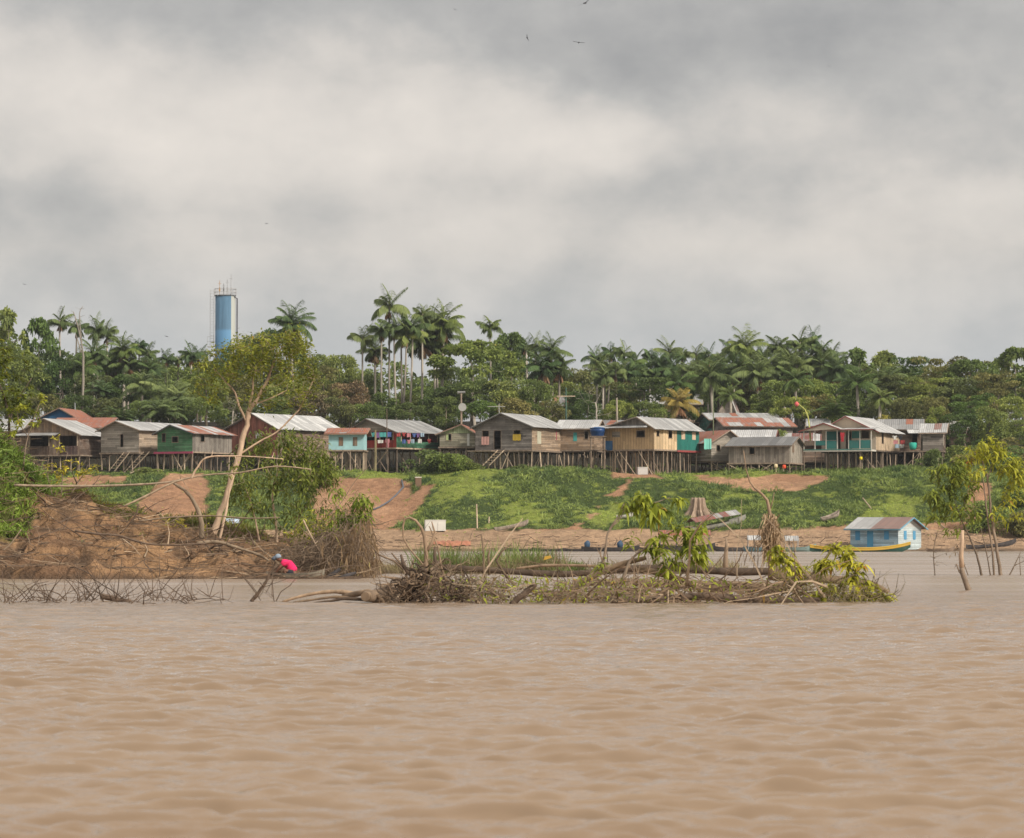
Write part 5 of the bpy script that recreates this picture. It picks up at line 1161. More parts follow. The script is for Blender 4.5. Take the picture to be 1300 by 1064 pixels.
p = [turf(38000, -62, 66, 303, 349, hg, cl, .25, .55, .065, 6), turf(22000, -62, 66, 305, 349, hg, tuft, .6, 1.25, .075, 8, .5), turf(9000, -62, 66, 349, 362, hg, lambda x, y, z: fbm(x*.4, y*.4, 3) > .5, .2, .5, .1, 4)]
V, Fc, T_ = join_np(p); tag(link('tall_grass', np_mesh('tall_grass', V, Fc, T_), LUSH), 'lush dark green grass covering the slope below the houses', 'grass', kind='stuff')
p = [turf(34000, -62, 66, 303, 350, hg, cb, .15, .42, .06, 6), turf(4000, -62, 66, 303, 350, hg, sparse, .12, .35, .07, 4)]
V, Fc, T_ = join_np(p); tag(link('short_grass', np_mesh('short_grass', V, Fc, T_), BRT), 'short yellow green grass on the open parts of the far bank', 'grass', kind='stuff')

# ------------------------------------------------------------------ near bank: grass hummock, dry litter
gx = lambda x, y, z: (x < -17.5 + (fbm(x, y, 2) - .5) * 1.5) & (y > 112.5) & (z > 1.4) & (x + (y - 118) * .15 < -16.8 - np.clip(3.2 - z, 0, 2) * .6)
NG = m_leaf((.07, .12, .018), (.34, .44, .07), (.42, .30, .12), trans=.3, nscale=.5)
V, Fc, T_ = join_np([turf(9000, -30, -15.5, 112, 128, hs, gx, .5, 1.15, .05, 7, .55, dr=.7, prof=(.6, 1, .7, .1))])
tag(link('hummock_grass', np_mesh('hummock_grass', V, Fc, T_), NG), 'bright green cane grass covering the hummock at the far left', 'grass', kind='stuff')
V, Fc, T_ = join_np([turf(5200, -17.5, -9.5, 122, 138, hs, lambda x, y, z: (z > .5) & (fbm(x*.7, y*.7, 3) > .42), .35, .8, .04, 5, .5), turf(500, -16, -6, 112, 125, hs, lambda x, y, z: (z > .5) & (fbm(x*.7+9, y*.7, 3) > .55), .2, .55, .03, 4, .5)])
tag(link('bank_grass', np_mesh('bank_grass', V, Fc, T_), m_leaf((.06, .085, .018), (.26, .27, .05), (.35, .2, .06), trans=.3, nscale=.5)), 'scattered yellow green grass along the top of the near mud bank', 'grass', kind='stuff')
# dead twigs and litter
def twig_mass(name, label, n, sampler, lmin, lmax, rad, mat, nseg=4, bend=.5, upb=.2, mesh_only=False):
    m = MB(); rr = random.Random(len(label) + n)
    for k in range(n):
        p, flat = sampler(rr); L = rr.uniform(lmin, lmax); d = Vector((rr.gauss(0, 1), rr.gauss(0, .6), rr.gauss(upb, .5) * flat)).normalized(); pts = [p.copy()]; q = p.copy()
        for s_ in range(nseg):
            q = q + d * (L / nseg); pts.append(q.copy()); d = (d + Vector((rr.gauss(0, bend), rr.gauss(0, bend), rr.gauss(-.05, bend) * flat)) * .6).normalized()
        r0 = rad * rr.uniform(.5, 1.5); m.tube(pts, [r0 * (1 - .7 * i / nseg) for i in range(nseg + 1)], 4, False)
    if mesh_only: return m
    return tag(m.build(name, mat, None), label, 'dead twigs', kind='stuff')
DRIFT = m_wood((.23, .16, .105), 4); DRIFTL = m_wood((.32, .24, .165), 4); DRIFTD = m_wood((.10, .07, .05), 4)
def smp_bank(rr):
    x = rr.uniform(-27, -6.2); y = rr.uniform(108.6, 124); return Vector((x, y, float(hs(x, y)) + .03)), .35
x_ = twig_mass('bank_litter', 'dry brown twigs and flood litter strewn over the near mud bank', 3400, smp_bank, .25, 1.3, .012, DRIFT, 3)
x_ = twig_mass('bank_litter', 'pale sun bleached sticks strewn over the near mud bank', 260, smp_bank, .5, 2.2, .02, DRIFTL, 3)
x_ = twig_mass('bank_litter', 'dark wet roots trailing over the near mud bank', 620, smp_bank, .5, 2.6, .028, DRIFTD, 4)
def smp_beach(rr):
    px = rr.uniform(380, 1310); Y = rr.uniform(301.5, 314); x = W(px, 690, Y).x; return Vector((x, Y, float(hg(x, Y)) + .04)), .2
x_ = twig_mass('beach_litter', 'sticks and flood litter scattered over the beach mud', 500, smp_beach, .4, 2.2, .03, DRIFTD, 3)
x_ = twig_mass('beach_litter', 'pale sticks scattered over the beach mud', 160, smp_beach, .5, 2.6, .03, DRIFTL, 3)
def smp_brush(rr):
    px = rr.triangular(330, 476, 430); top = np.interp(px, [330, 380, 420, 440, 470, 480], [700, 690, 672, 655, 650, 700]); Y = rr.uniform(111, 122); py = rr.uniform(top, 733); return W(px, py, Y), 1.0
x_ = twig_mass('dead_brush', 'grey brown tangle of dead flood brush at the tip of the near bank', 2600, smp_brush, .4, 1.7, .014, m_wood((.20,.145,.10), 4), 4, .5, -.5)
DRYL = m_leaf((.08, .052, .026), (.28, .20, .11), (.30, .30, .07), trans=.15, nscale=.6)
n = 2000; px = RNG.triangular(385, 450, 484, n); Y = RNG.uniform(111, 121, n); tp = np.interp(px, [330, 380, 420, 440, 470, 482], [712, 700, 678, 662, 656, 700]); py = RNG.uniform(tp, 734)
b = np.array([tuple(W(a, c, e)) for a, c, e in zip(px, py, Y)]); d = RNG.normal(0, .35, (n, 3)); d[:, 2] = -1
v, f, m_ = leaves_np(b, d, RNG.uniform(.2, .7, n), .035, .1, (.5, 1, .3)); keep = v[:, 2] > -.1
tag(link('hanging_litter', np_mesh('hanging_litter', v, f, np.repeat(np.clip(RNG.normal(.45, .25, n), 0, 1), m_)), DRYL), 'curtain of dry grass and litter hanging from the dead brush', 'dry litter', kind='stuff')

# ------------------------------------------------------------------ near trees and saplings
def near_tree(name, label, cat, Y, base, trunks, crowns, leaf, mat, bark, seed, depth=1.0, twig=.012, group=None, up=.2, clump=.0):
    """trunks: [(pixel path, r0, r1)], crowns: [(px, py, rx, ry, shoots)], leaf: (per shoot, length, width, droop)"""
    global RNG
    RNG = np.random.default_rng(seed); rr = random.Random(seed); b = W(base[0], base[1], Y); o = tag(empty(name, b), label, cat, group)
    def L(px, py, dy=0.0): return W(px, py, Y + dy) - b
    tr = [([L(*p) for p in pts], r0, r1) for pts, r0, r1 in trunks]; tg = []
    for cx, cy, rx, ry, n in crowns:
        for _ in range(n):
            a = rr.uniform(0, 6.28); q = math.sqrt(rr.random()); tg.append(L(cx + rx * q * math.cos(a), cy + ry * q * math.sin(a), rr.uniform(-1, 1) * depth * (rx / S(Y)) * math.sqrt(max(.05, 1 - q*q))))
    m = MB(); ends = grow(m, tr, tg, twig, seed, up); m.build('trunk', bark, o, True)
    per, ln, wd, dr = leaf; E = np.array([tuple(e[0]) for e in ends]); D = np.array([tuple(e[1]) for e in ends]); n = len(E)
    B = np.repeat(E, per, 0); DD = np.repeat(D, per, 0); kk = RNG.random(n * per)
    ball = RNG.normal(0, 1, (n * per, 3)) * clump * ln
    B = B - DD * (kk * ln * 1.0)[:, None] + ball; dirs = DD * .45 + unit(RNG.normal(0, 1, (n * per, 3)) * (1, 1, .45)) * .95; dirs[:, 2] += .12 - dr * .12
    v, f, m_ = leaves_np(B, dirs, ln * RNG.uniform(.6, 1.2, n * per), wd * RNG.uniform(.75, 1.2, n * per), dr, (.15, .85, 1., .65, .05), jit=.35)
    tn = np.clip(np.repeat(np.clip(.42 + RNG.normal(0, .17, n), 0, 1), per) + RNG.normal(0, .14, n * per), 0, 1)
    link('crown', np_mesh('crown', v, f, np.repeat(tn, m_)), mat, o); return o
OLV = m_leaf((.13, .145, .022), (.50, .48, .07), (.50, .28, .04), trans=.4, nscale=.8); NGR = m_leaf((.08, .11, .02), (.37, .40, .075), (.45, .33, .05), trans=.35, nscale=.8)
YGR = m_leaf((.13, .17, .02), (.54, .56, .07), (.45, .25, .05), trans=.45, nscale=1.0); YEG = m_leaf((.20, .22, .022), (.66, .62, .07), (.5, .2, .05), trans=.45, nscale=1.0)
BARKT = m_wood((.46, .33, .23), 3); BARKB = m_wood((.20, .15, .11), 3)
near_tree('leaning_tree', 'pale trunked leaning tree with an airy olive crown on the near bank', 'tree', 118, (267, 684),
    [([(267,686),(280,650),(292,615),(303,578),(313,540),(316,522)], .125, .09), ([(316,522),(330,500),(341,478),(347,460),(358,440)], .085, .022), ([(316,522),(320,500),(322,480),(326,462)], .06, .02), ([(313,535),(303,515),(298,498),(284,482),(272,468)], .05, .018), ([(318,515),(345,505),(365,495)], .035, .015), ([(380,520),(392,495),(400,478)], .03, .012), ([(303,578),(330,560),(352,548),(380,520)], .035,.03)],
    [(335,440,58,16,120), (298,460,42,26,90), (362,456,38,28,90), (340,472,62,26,50), (390,486,14,36,40), (264,482,22,28,34), (300,502,34,12,16), (356,504,42,14,24), (372,426,16,12,20)], (15, .17, .055, .25), OLV, BARKT, 5, twig=.010, clump=.65)
near_tree('second_trunk_tree', 'thin forked sapling rising beside the leaning tree base', 'tree', 117, (280, 684), [([(278,686),(287,650),(291,622),(296,606)], .06, .03)], [(300,600,14,14,8)], (6, .24, .05, .6), NGR, BARKT, 6)
near_tree('bank_tree', 'dense dark leaved small tree filling the bank right of the leaning trunk', 'tree', 120, (352, 690),
    [([(352,692),(350,660),(346,630),(352,600),(362,580)], .06, .02), ([(372,690),(380,655),(400,630),(420,600)], .05, .02), ([(330,690),(322,650),(312,620)], .04, .02)],
    [(352,590,62,34,80), (318,630,34,26,36), (396,600,34,30,60), (345,556,34,12,30), (388,566,26,14,20), (372,640,40,30,30), (305,600,16,34,22), (418,590,16,14,16), (400,650,30,22,18)], (15, .23, .062, .8), NGR, BARKT, 7, twig=.010, clump=.7)
near_tree('bank_sapling', 'small drooping leaved sapling standing on top of the dead brush', 'sapling', 114, (452, 712), [([(452,716),(450,690),(446,665),(455,640)], .035, .015), ([(447,668),(435,650),(429,630)], .02, .01)],
    [(458,636,14,18,22), (452,655,18,14,20), (432,645,10,18,9), (428,622,6,6,3), (440,665,22,8,10)], (12, .25, .06, .9), YGR, BARKB, 8, clump=.4)
near_tree('bank_shrub', 'light green leafy shrub between the dense small tree and the dead brush', 'bush', 117, (405, 712), [([(400,716),(402,690),(398,668)], .03, .012), ([(412,716),(420,690),(424,672)], .025, .01)],
    [(398,664,24,14,24), (424,672,18,14,18), (410,688,26,12,14), (378,676,16,12,12)], (12, .2, .055, .5), YGR, BARKB, 19, clump=.5)
near_tree('edge_tree', 'yellow leaved small tree at the left picture edge above the hummock', 'tree', 121, (2, 600), [([(6,612),(12,570),(10,520),(-4,480)], .07, .03), ([(10,540),(22,510),(40,480)], .035, .015)],
    [(2,480,26,34,44), (18,455,24,16,18), (10,525,34,28,28), (28,500,18,20,14), (-12,440,20,20,16)], (12, .26, .07, .5), m_leaf((.08, .09, .012), (.36, .34, .04), (.6, .42, .03), trans=.45, nscale=.8), BARKB, 9)
near_tree('edge_sapling', 'thin sapling with yellow green tufts before the brown veranda shack', 'sapling', 119, (28, 600), [([(28,612),(32,570),(40,540),(52,508)], .035, .012), ([(36,555),(24,535),(22,515)], .02, .01)],
    [(55,503,10,5,7), (25,518,10,10,8), (22,545,14,12,9), (46,530,10,12,5)], (12, .2, .055, .4), YEG, BARKB, 10)
near_tree('twiggy_bush', 'sparse twiggy bush with a few yellow leaves below the brown shack', 'bush', 118, (80, 622), [([(78,628),(80,600),(86,575)], .025, .01), ([(90,628),(104,605),(112,590)], .022, .01), ([(66,628),(60,600),(62,580)], .02, .01)],
    [(100,592,24,12,22), (72,560,14,16,12), (68,595,16,16,14), (85,605,34,10,14), (110,600,16,10,8)], (6, .17, .05, .3), YEG, BARKB, 11)
near_tree('weed_clump', 'yellow green weedy clump by the bent trunk on the near bank', 'weeds', 119, (245, 688), [([(236,692),(234,670)], .012, .006), ([(258,692),(262,665)], .012, .006)], [(236,672,10,12,12), (262,672,10,12,12), (214,662,20,10,14)], (9, .2, .035, .2), YEG, BARKB, 12)

# saplings standing in the water at the right
near_tree('water_sapling', 'tall yellow green sapling on two dark stems standing in the river', 'sapling', 120, (1270, 730),
    [([(1271,733),(1266,700),(1260,665),(1256,630),(1253,600)], .075, .03), ([(1262,733),(1260,700),(1254,660),(1250,625),(1247,605)], .045, .02), ([(1253,612),(1262,585),(1275,575)], .025, .012), ([(1252,605),(1246,580),(1244,565)], .025, .012)],
    [(1246,572,26,12,32), (1284,590,20,14,27), (1232,600,28,12,20), (1268,568,14,10,12), (1290,624,16,18,14), (1226,580,10,8,6), (1278,652,20,10,7), (1262,556,5,4,3), (1296,600,12,12,8)], (10, .26, .075, .7), YEG, BARKB, 13, clump=.3, group='saplings standing in the water', up=-.2)
near_tree('water_sapling', 'darker leaning sapling with a broad drooping crown beside the tallest sapling', 'sapling', 119, (1246, 731),
    [([(1247,733),(1240,705),(1230,680),(1219,658)], .05, .022), ([(1219,658),(1212,635),(1205,620)], .02, .01), ([(1219,658),(1226,630)], .02, .01)],
    [(1200,600,30,12,28), (1186,622,20,12,18), (1222,618,18,18,20), (1200,650,26,12,18), (1232,648,14,14,8), (1214,588,14,8,8), (1182,650,12,12,5), (1205,672,14,8,4)], (11, .26, .075, .75), OLV, BARKB, 14, clump=.3, group='saplings standing in the water', up=-.2)
near_tree('water_brush', 'thin leafless brush standing in the river under the darker sapling', 'dead brush', 119, (1205, 731),
    [([(1187,731),(1185,700),(1190,675)], .022, .01), ([(1230,733),(1220,705),(1214,690)], .02, .01), ([(1258,733),(1252,700),(1245,670)], .03, .012)],
    [(1200,702,22,18,22), (1190,680,12,8,8), (1230,700,18,20,10), (1256,700,10,20,6)], (1, .16, .04, .6), DRYL, BARKB, 15)
near_tree('water_brush', 'bare forked twigs standing in the river at the right edge', 'dead brush', 120, (1290, 731), [([(1280,733),(1288,718),(1296,700)], .03, .012), ([(1296,733),(1294,705)], .02, .01), ([(1288,718),(1305,710)], .02, .01)], [(1300,700,8,12,4)], (1, .1, .02, .4), DRYL, BARKB, 16)
b = W(1229, 751, 86); o = tag(empty('leaning_snag', b), 'leaning broken stake with pale barkless top standing in the river', 'stake')
MB().tube([W(x_, y_, 86) - b for x_, y_ in ((1232,756),(1227,742),(1222,728),(1221,720))], [.085, .075, .068, .064], 8).build('lower_stem', BARKB, o, True)
MB().tube([W(x_, y_, 86) - b for x_, y_ in ((1221,720.4),(1220,705),(1221.5,690),(1222,673))], [.068, .065, .055, .04], 8).build('bare_top', m_wood((.34, .24, .165), 3), o, True)
MB().tube([W(x_, y_, 86) - b for x_, y_ in ((1223,731),(1218,726),(1214,716))], [.035, .025, .02], 6).build('stub', BARKB, o, True)

# long limbs reaching over the near bank
def limb(label, pts, Y, r0, r1, mat, name='fallen_branch', side=(), dyy=None):
    P_ = [W(p[0], p[1], Y + (dyy[i] if dyy else 0)) for i, p in enumerate(pts)]; b = P_[0].copy(); o = tag(empty(name, b), label, 'branch', 'fallen branches on the near bank'); m = MB(); tr = [([q - b for q in P_], r0, r1)]
    grow(m, tr, [W(p[0], p[1], Y + random.uniform(-.5, .5)) - b for p in side], .012, int(r0 * 1000) + len(pts)); m.build('limb', mat, o, True); return o
limb('long bleached horizontal limb jutting from the hummock over the bank', [(18,616),(60,617),(120,617),(180,615),(215,612),(239,607)], 116, .050, .036, m_wood((.30, .225, .16), 4), side=[(50,624),(75,612),(30,605),(110,612),(132,622),(165,610),(196,618),(228,600)])
limb('bent pale grey limb arching down to the bank beside the leaning trunk', [(220,613),(238,626),(250,645),(256,665),(256,684)], 115.5, .05, .12, DRIFTL)
limb('long thin limb sweeping up from the bank across the leaning trunk', [(157,643),(185,630),(222,612),(262,603),(305,600),(350,592),(395,596)], 115, .042, .02, DRIFTL, side=[(240,622),(330,580),(372,584),(285,618),(200,640),(178,626),(310,612),(345,604),(392,606)])
limb('curved twig arching above the sweeping limb by the leaning trunk', [(243,608),(250,594),(262,581),(290,579),(325,580),(360,583)], 114.5, .045, .015, BARKT, side=[(258,598),(270,572),(300,590),(348,574)])
limb('straight thin stick lying level before the leaning trunk', [(176,662),(215,657),(270,655),(315,658),(355,657)], 113.5, .035, .02, DRIFTL, side=[(196,668)])
limb('dark drooping branch stub above the mud below the bleached limb', [(176,640),(172,655),(162,668),(152,678)], 112, .035, .02, DRIFTD, side=[(174,668),(166,676)])
limb('pale twisted root log lying beside the leaning tree foot', [(250,690),(275,688),(300,695),(330,705),(342,712)], 112, .075, .035, DRIFTL, side=[(262,684),(290,684),(292,700)])
limb('long dark branch lying level on the mud in the middle of the bank', [(95,674),(125,678),(150,680),(185,690),(220,692),(262,690)], 111, .045, .03, DRIFTD, side=[(130,684),(205,698)])
limb('pale diagonal stick lying on the orange mud at the far left', [(4,699),(14,690),(27,672)], 110, .03, .02, DRIFTL)
limb('grey branch sloping down through the dead brush to the canoe', [(385,660),(400,690),(415,712),(430,728)], 112, .035, .015, DRIFTL, side=[(410,680),(380,700)])
limb('thin pale shoot standing above the dead brush by the sapling', [(415,655),(432,640),(450,612),(470,590)], 113, .02, .008, DRIFTL)

# ------------------------------------------------------------------ mid river: reeds, drift logs, snags
RNG = np.random.default_rng(9)
V, Fc, T_ = join_np([turf(620, -3.8, 2.2, 124, 128.5, hshoal, lambda x, y, z: fbm(x*1.1, y*.5, 3) > .44, .6, 1.9, .032, 4, .22, dr=.3), turf(700, 1.2, 2.8, 124, 127, hshoal, lambda x, y, z: z > -1, .3, .7, .03, 4, .35)])
tag(link('reeds', np_mesh('reeds', V, Fc, T_), m_leaf((.10, .13, .03), (.42, .44, .12), (.5, .38, .16), trans=.35, nscale=.6)), 'green and straw coloured reeds standing on the low mud shoal', 'reeds', kind='stuff')
V, Fc, T_ = join_np([turf(700, -3.6, 2.0, 124, 128.5, hshoal, lambda x, y, z: z > -1, .5, 1.5, .026, 4, .3), turf(1300, -5.9, 9.8, 124, 128, hshoal, lambda x, y, z: fbm(x*.8+5, y*.3, 3) > .40, .3, 1.0, .022, 4, .35, dr=.4)])
tag(link('dry_grass', np_mesh('dry_grass', V, Fc, T_), m_leaf((.16, .11, .05), (.48, .38, .20), trans=.3, nscale=.6)), 'pale dry grass along the mud shoal behind the drift logs', 'dry grass', kind='stuff')
def log(label, pts, Y, radii, mat, side=(), name='drift_log', twig=.012, dd=None):
    P_ = [W(p[0], p[1], Y + (dd[i] if dd else 0)) for i, p in enumerate(pts)]; b = P_[0].copy(); o = tag(empty(name, b), label, 'log', 'driftwood caught in mid river'); m = MB()
    grow(m, [([q - b for q in P_], radii[0], radii[1])], [W(p[0], p[1], Y + random.uniform(-.8, .8)) - b for p in side], twig, len(side) + int(Y)); m.build('stem', mat, o, True); return o
log('long dark log lying level across the far side of the drift pile', [(560,720),(640,725),(720,729),(800,722),(860,721),(930,726),(1010,724)], 84, (.075, .11), DRIFTD, [(600,700),(700,716),(760,708),(900,712),(842,700)])
log('thin grey pole lying above the long dark log', [(655,722),(690,718),(740,718),(770,720),(800,719)], 80, (.03, .05), DRIFT, [(705,700),(668,712)])
log('thick brown trunk floating level in the middle of the drift pile', [(728,740),(790,739),(860,742),(930,744),(1000,747)], 75, (.085, .12), DRIFT, [(760,728),(850,728),(905,730),(700,752)])
log('grey brown trunk end jutting right under the leafy snag', [(975,728),(1020,732),(1060,736),(1105,741),(1128,752)], 74, (.16, .05), DRIFT, [(1088,726),(1076,748),(1115,735)])
log('low wet log half sunk at the front of the drift pile', [(775,764),(830,762),(890,757),(950,762),(1040,764)], 68.6, (.075, .10), DRIFTD, [(800,752),(900,748),(955,752)])
log('forked grey limb slanting from the drift pile into the water', [(722,762),(735,742),(760,728),(790,716),(820,708)], 71, (.09, .05), DRIFT, [(700,758),(745,760),(775,735),(690,750)])
log('upcurved dark root arm at the middle of the drift pile', [(806,722),(830,726),(860,735),(892,748),(925,757)], 71, (.07, .09), DRIFT, [(820,740),(870,722)])
log('short slanting dark limb in front of the twig tangle', [(649,768),(660,758),(672,748),(679,742)], 68, (.075, .06), DRIFTD)
log('low curved limb bowing out of the water at the left end', [(358,764),(382,757),(410,752),(432,751.5),(455,755)], 70, (.025, .055), DRIFT, dd=[0,0,0,0,0])
log('second lower curved limb half drowned at the left end', [(372,765),(400,761),(425,758),(450,760)], 69.5, (.02, .04), DRIFT)
log('third thin wet limb at water level at the left end', [(395,766),(420,763),(440,760),(470,762)], 69, (.02, .045), DRIFTD)
# big root ball with its trunk
b = W(500, 766, 70); o = tag(empty('root_ball', b), 'big upturned root ball with sawn trunk at the left of the drift pile', 'root ball', 'driftwood caught in mid river')
L = lambda px, py, dy=0: W(px, py, 70 + dy) - b
MB().tube([L(466,757,-1.2), L(480,757,-.6), L(505,752,.3), L(530,745,1.2), L(556,738,2)], [.12, .16, .27, .26, .2], 14).build('trunk', m_wood((.16,.115,.08), 3), o, True)
MB().tube([L(463.6,757.5,-1.33), L(465.6,757.2,-1.22)], [.10, .12], 14).build('cut_face', m_wood((.17,.12,.08), 3), o)
MB().tube([L(436,758), L(452,754,-.6), L(468,751,-1), L(480,756,-1), L(488,767,-1.1)], [.06,.07,.06,.05,.04], 7).build('root', DRIFT, o, True)
MB().tube([L(500,768,-1), L(504,760,-.8), L(508,752,-.5)], [.08,.06,.03], 7).build('root', DRIFTL, o, True)
for k in range(18):
    a = random.uniform(0, 6.28); x0, y0 = 530 + 22*math.cos(a)*random.random(), 742 + 12*math.sin(a)*random.random(); x1, y1 = 530 + random.uniform(-58, 40), random.uniform(706, 766)
    MB().tube([L(x0,y0,.5), L((x0+x1)/2 + random.uniform(-8,8), (y0+y1)/2 + random.uniform(-8,4), random.uniform(-1,1)), L(x1,y1,random.uniform(-1.2,1.2))], [.06,.04,.012], 5).build('root', DRIFT, o, True)
# looped vine and upright sticks
b = W(538, 735, 69.5); o = tag(empty('looped_vine', b), 'tall vine bent into a loop standing over the root ball', 'vine'); L = lambda px, py, dy=0: W(px, py, 69.5 + dy) - b
MB().tube([L(x_, y_) for x_, y_ in ((540,738),(541,715),(541,700),(539,682),(535,670),(528,661),(520,657),(514,659),(511.5,668),(512,682),(517,693),(525,703),(533,712),(540,722))], [.06,.05,.045,.04,.033,.028,.025,.022,.022,.02,.02,.02,.018,.014], 7).build('stem', DRIFT, o, True)
MB().tube([L(540,702), L(548,690), L(552,676), L(548,662)], [.04,.035,.022,.012], 6).build('side_stem', DRIFT, o, True)
for lab, pts, r in [('thin stick crossing beside the looped vine', [(545,668),(556,695),(560,720),(566,738)], .03), ('dark short upright stake between vine and reeds', [(552,694),(552,706),(554,725),(556,738)], .06), ('left slanting root arm with a forked tip over the channel', [(470,692),(482,705),(500,712),(518,728),(530,740)], .035),
                    ('low left reaching root arm of the drift pile', [(497,702),(508,715),(520,730),(532,744)], .04), ('dark upright stub beside the root ball', [(509,704),(512,716),(518,730)], .06), ('upright dead stalk among the reeds', [(611,678),(614,700),(614,722),(616,740)], .03), ('second upright dead stalk among the reeds with a hook', [(622,696),(620,705),(621,730)], .03),
                    ('twisted limb leaning over the reeds', [(650,690),(637,700),(630,712),(640,728),(655,745)], .035)]:
    b = W(*pts[-1], 70.5); o2 = MB().tube([W(x_, y_, 70.5) - b for x_, y_ in pts], [r * (.45 + .55 * i / (len(pts) - 1)) for i in range(len(pts))], 6).build('dead_stick', DRIFTD if 'dark' in lab else DRIFT, None, True); o2.location = b; tag(o2, lab, 'stick', 'sticks rising from the drift pile')
# twig tangles
def smp(px0, px1, tops, y1=767, Y0=67.6, Y1=72, mode=None):
    def f(rr):
        px = rr.uniform(px0, px1) if mode is None else rr.triangular(px0, px1, mode); t_ = np.interp(px, *tops); return W(px, rr.uniform(t_, y1), rr.uniform(Y0, Y1)), 1.0
    return f
twig_mass('driftwood_twigs', 'dense brown thicket of dead twigs piled on the root ball', 300, smp(478, 640, ([478,500,530,560,600,640],[756,742,716,718,734,740])), .3, 1.0, .014, DRIFT, 6, .95, .05)
twig_mass('driftwood_twigs', 'dark wet roots packed in the heart of the root ball', 200, smp(492, 590, ([492,520,545,590],[750,725,716,742])), .2, .7, .022, DRIFTD, 5, 1.1, -.1)
twig_mass('driftwood_twigs', 'lacy grey tangle of fine dead twigs at the waterline between root ball and trunks', 420, smp(560, 800, ([560,640,700,760,800],[730,738,748,742,748])), .25, .9, .010, m_wood((.26,.20,.13), 4), 4, .7, .3)
twig_mass('driftwood_twigs', 'brown jumble of broken limbs under the floating trunks', 380, smp(700, 1020, ([700,780,860,1020],[748,742,744,736])), .35, 1.6, .02, DRIFT, 4, .35, .0)
twig_mass('driftwood_twigs', 'dark matted twigs under the bright leafy snag', 360, smp(985, 1130, ([985,1060,1100,1130],[728,736,746,760])), .25, .9, .011, m_wood((.15,.12,.06), 4), 4, .6, .2)
twig_mass('driftwood_twigs', 'few pale long limbs caught in the drift pile', 30, smp(500, 1100, ([500,700,1100],[735,738,735])), .8, 2.6, .028, DRIFTL, 4, .3, .0)
for i, (a, b_, t1, n_) in enumerate([(0, 112, 748, 60), (105, 160, 742, 30), (140, 232, 740, 44), (228, 300, 744, 24), (316, 352, 738, 12)]):
    lab = ['low mat of drowned twigs in the water at the far left', 'fan of thin twigs in the water right of the drowned mat', 'branchy drowned tangle with floating bark below the middle of the bank', 'sparse thin upright twigs in the water left of the canoe', 'dark forked twigs rising from the water below the crouching person'][i]
    x_ = twig_mass('drowned_twigs', lab, n_, smp(a, b_, ([a, (a+b_)/2, b_],[760, t1 + 12, 760]), 768, 67.5, 71), .3, 1.3, .012, DRIFTD, 4, .35, .9); x_['kind'] = 'thing'; x_['category'] = 'dead branch'; x_['group'] = 'drowned branches in the near water'
log('floating piece of dark bark among drowned twigs below the bank', [(128,757),(140,759),(152,762),(166,764)], 70, (.07, .05), DRIFTD)
log('dark curved branch rising from the water below the canoe', [(319,764),(330,750),(338,738),(342,728),(352,718)], 70, (.05, .018), DRIFTD, [(316,750),(328,738),(345,740)])
# leaves caught low in the pile
LC = [(600,750,60,12,90), (560,758,40,8,40), (660,745,30,12,40), (800,740,60,14,40)]
n = 800; px = RNG.triangular(520, 660, 1120, n); py = RNG.uniform(732, 765, n); b = np.array([tuple(W(a, c, e)) for a, c, e in zip(px, py, RNG.uniform(67.8, 71, n))])
v, f, m_ = leaves_np(b, rdir(n, .2), RNG.uniform(.08, .22, n), .05, .5, (.2, 1, .6, .05)); tag(link('caught_leaves', np_mesh('caught_leaves', v, f, np.repeat(RNG.uniform(.2, 1, n), m_)), YGR), 'scattered small green leaves caught among the drift twigs', 'leaves', kind='stuff')
# leafy snags
near_tree('leafy_snag', 'green drooping leaved branch rising tallest from the middle of the drift pile', 'branch', 70.5, (800, 745),
    [([(760,725),(768,705),(771,680),(777,668),(785,655),(792,640)], .035, .014), ([(790,738),(800,712),(820,695),(842,680)], .04, .012), ([(777,668),(786,660),(797,640)], .02, .010), ([(771,690),(762,700),(768,720)], .02, .02), ([(842,682),(860,672),(880,668)], .02, .010), ([(797,645),(825,640),(850,632)], .014, .008)],
    [(814,628,12,7,8), (798,640,18,8,8), (822,648,16,12,8), (864,632,8,5,3), (848,655,20,10,6), (874,668,24,12,13), (880,690,18,16,12), (852,700,26,16,12), (832,682,18,10,5), (888,705,10,14,7), (764,712,6,10,3), (855,720,24,8,4), (795,680,16,12,2)], (9, .27, .068, .75), YGR, BARKB, 31, twig=.008, group='leafy branches on the drift pile')
near_tree('leafy_snag', 'bright yellow green leafy branch at the right end of the drift pile', 'branch', 69.5, (1060, 755),
    [([(1010,745),(1030,730),(1050,705),(1062,690)], .035, .012), ([(1040,756),(1070,740),(1090,722),(1100,710)], .03, .010), ([(1080,765),(1100,758),(1118,756)], .02, .008), ([(1020,738),(1005,715),(990,700)], .02, .009)],
    [(1064,694,12,8,7), (1078,702,14,10,8), (1060,715,22,12,9), (1090,718,12,12,6), (1092,738,14,14,7), (1040,716,16,10,6), (1070,745,24,12,10), (1045,752,26,8,7), (1108,752,16,8,6), (988,704,12,12,8), (1008,716,16,8,6), (1000,730,14,8,3), (1128,752,4,5,2)], (10, .25, .07, .7), YEG, BARKB, 32, twig=.008, group='leafy branches on the drift pile')
near_tree('leafy_twig', 'tiny orange green twig beside the big yellow leaf over the channel', 'twig', 72, (1000, 745), [([(985,738),(986,715),(984,705)], .012, .006)], [(985,710,6,10,6)], (6, .3, .05, .6), YGR, BARKB, 33)
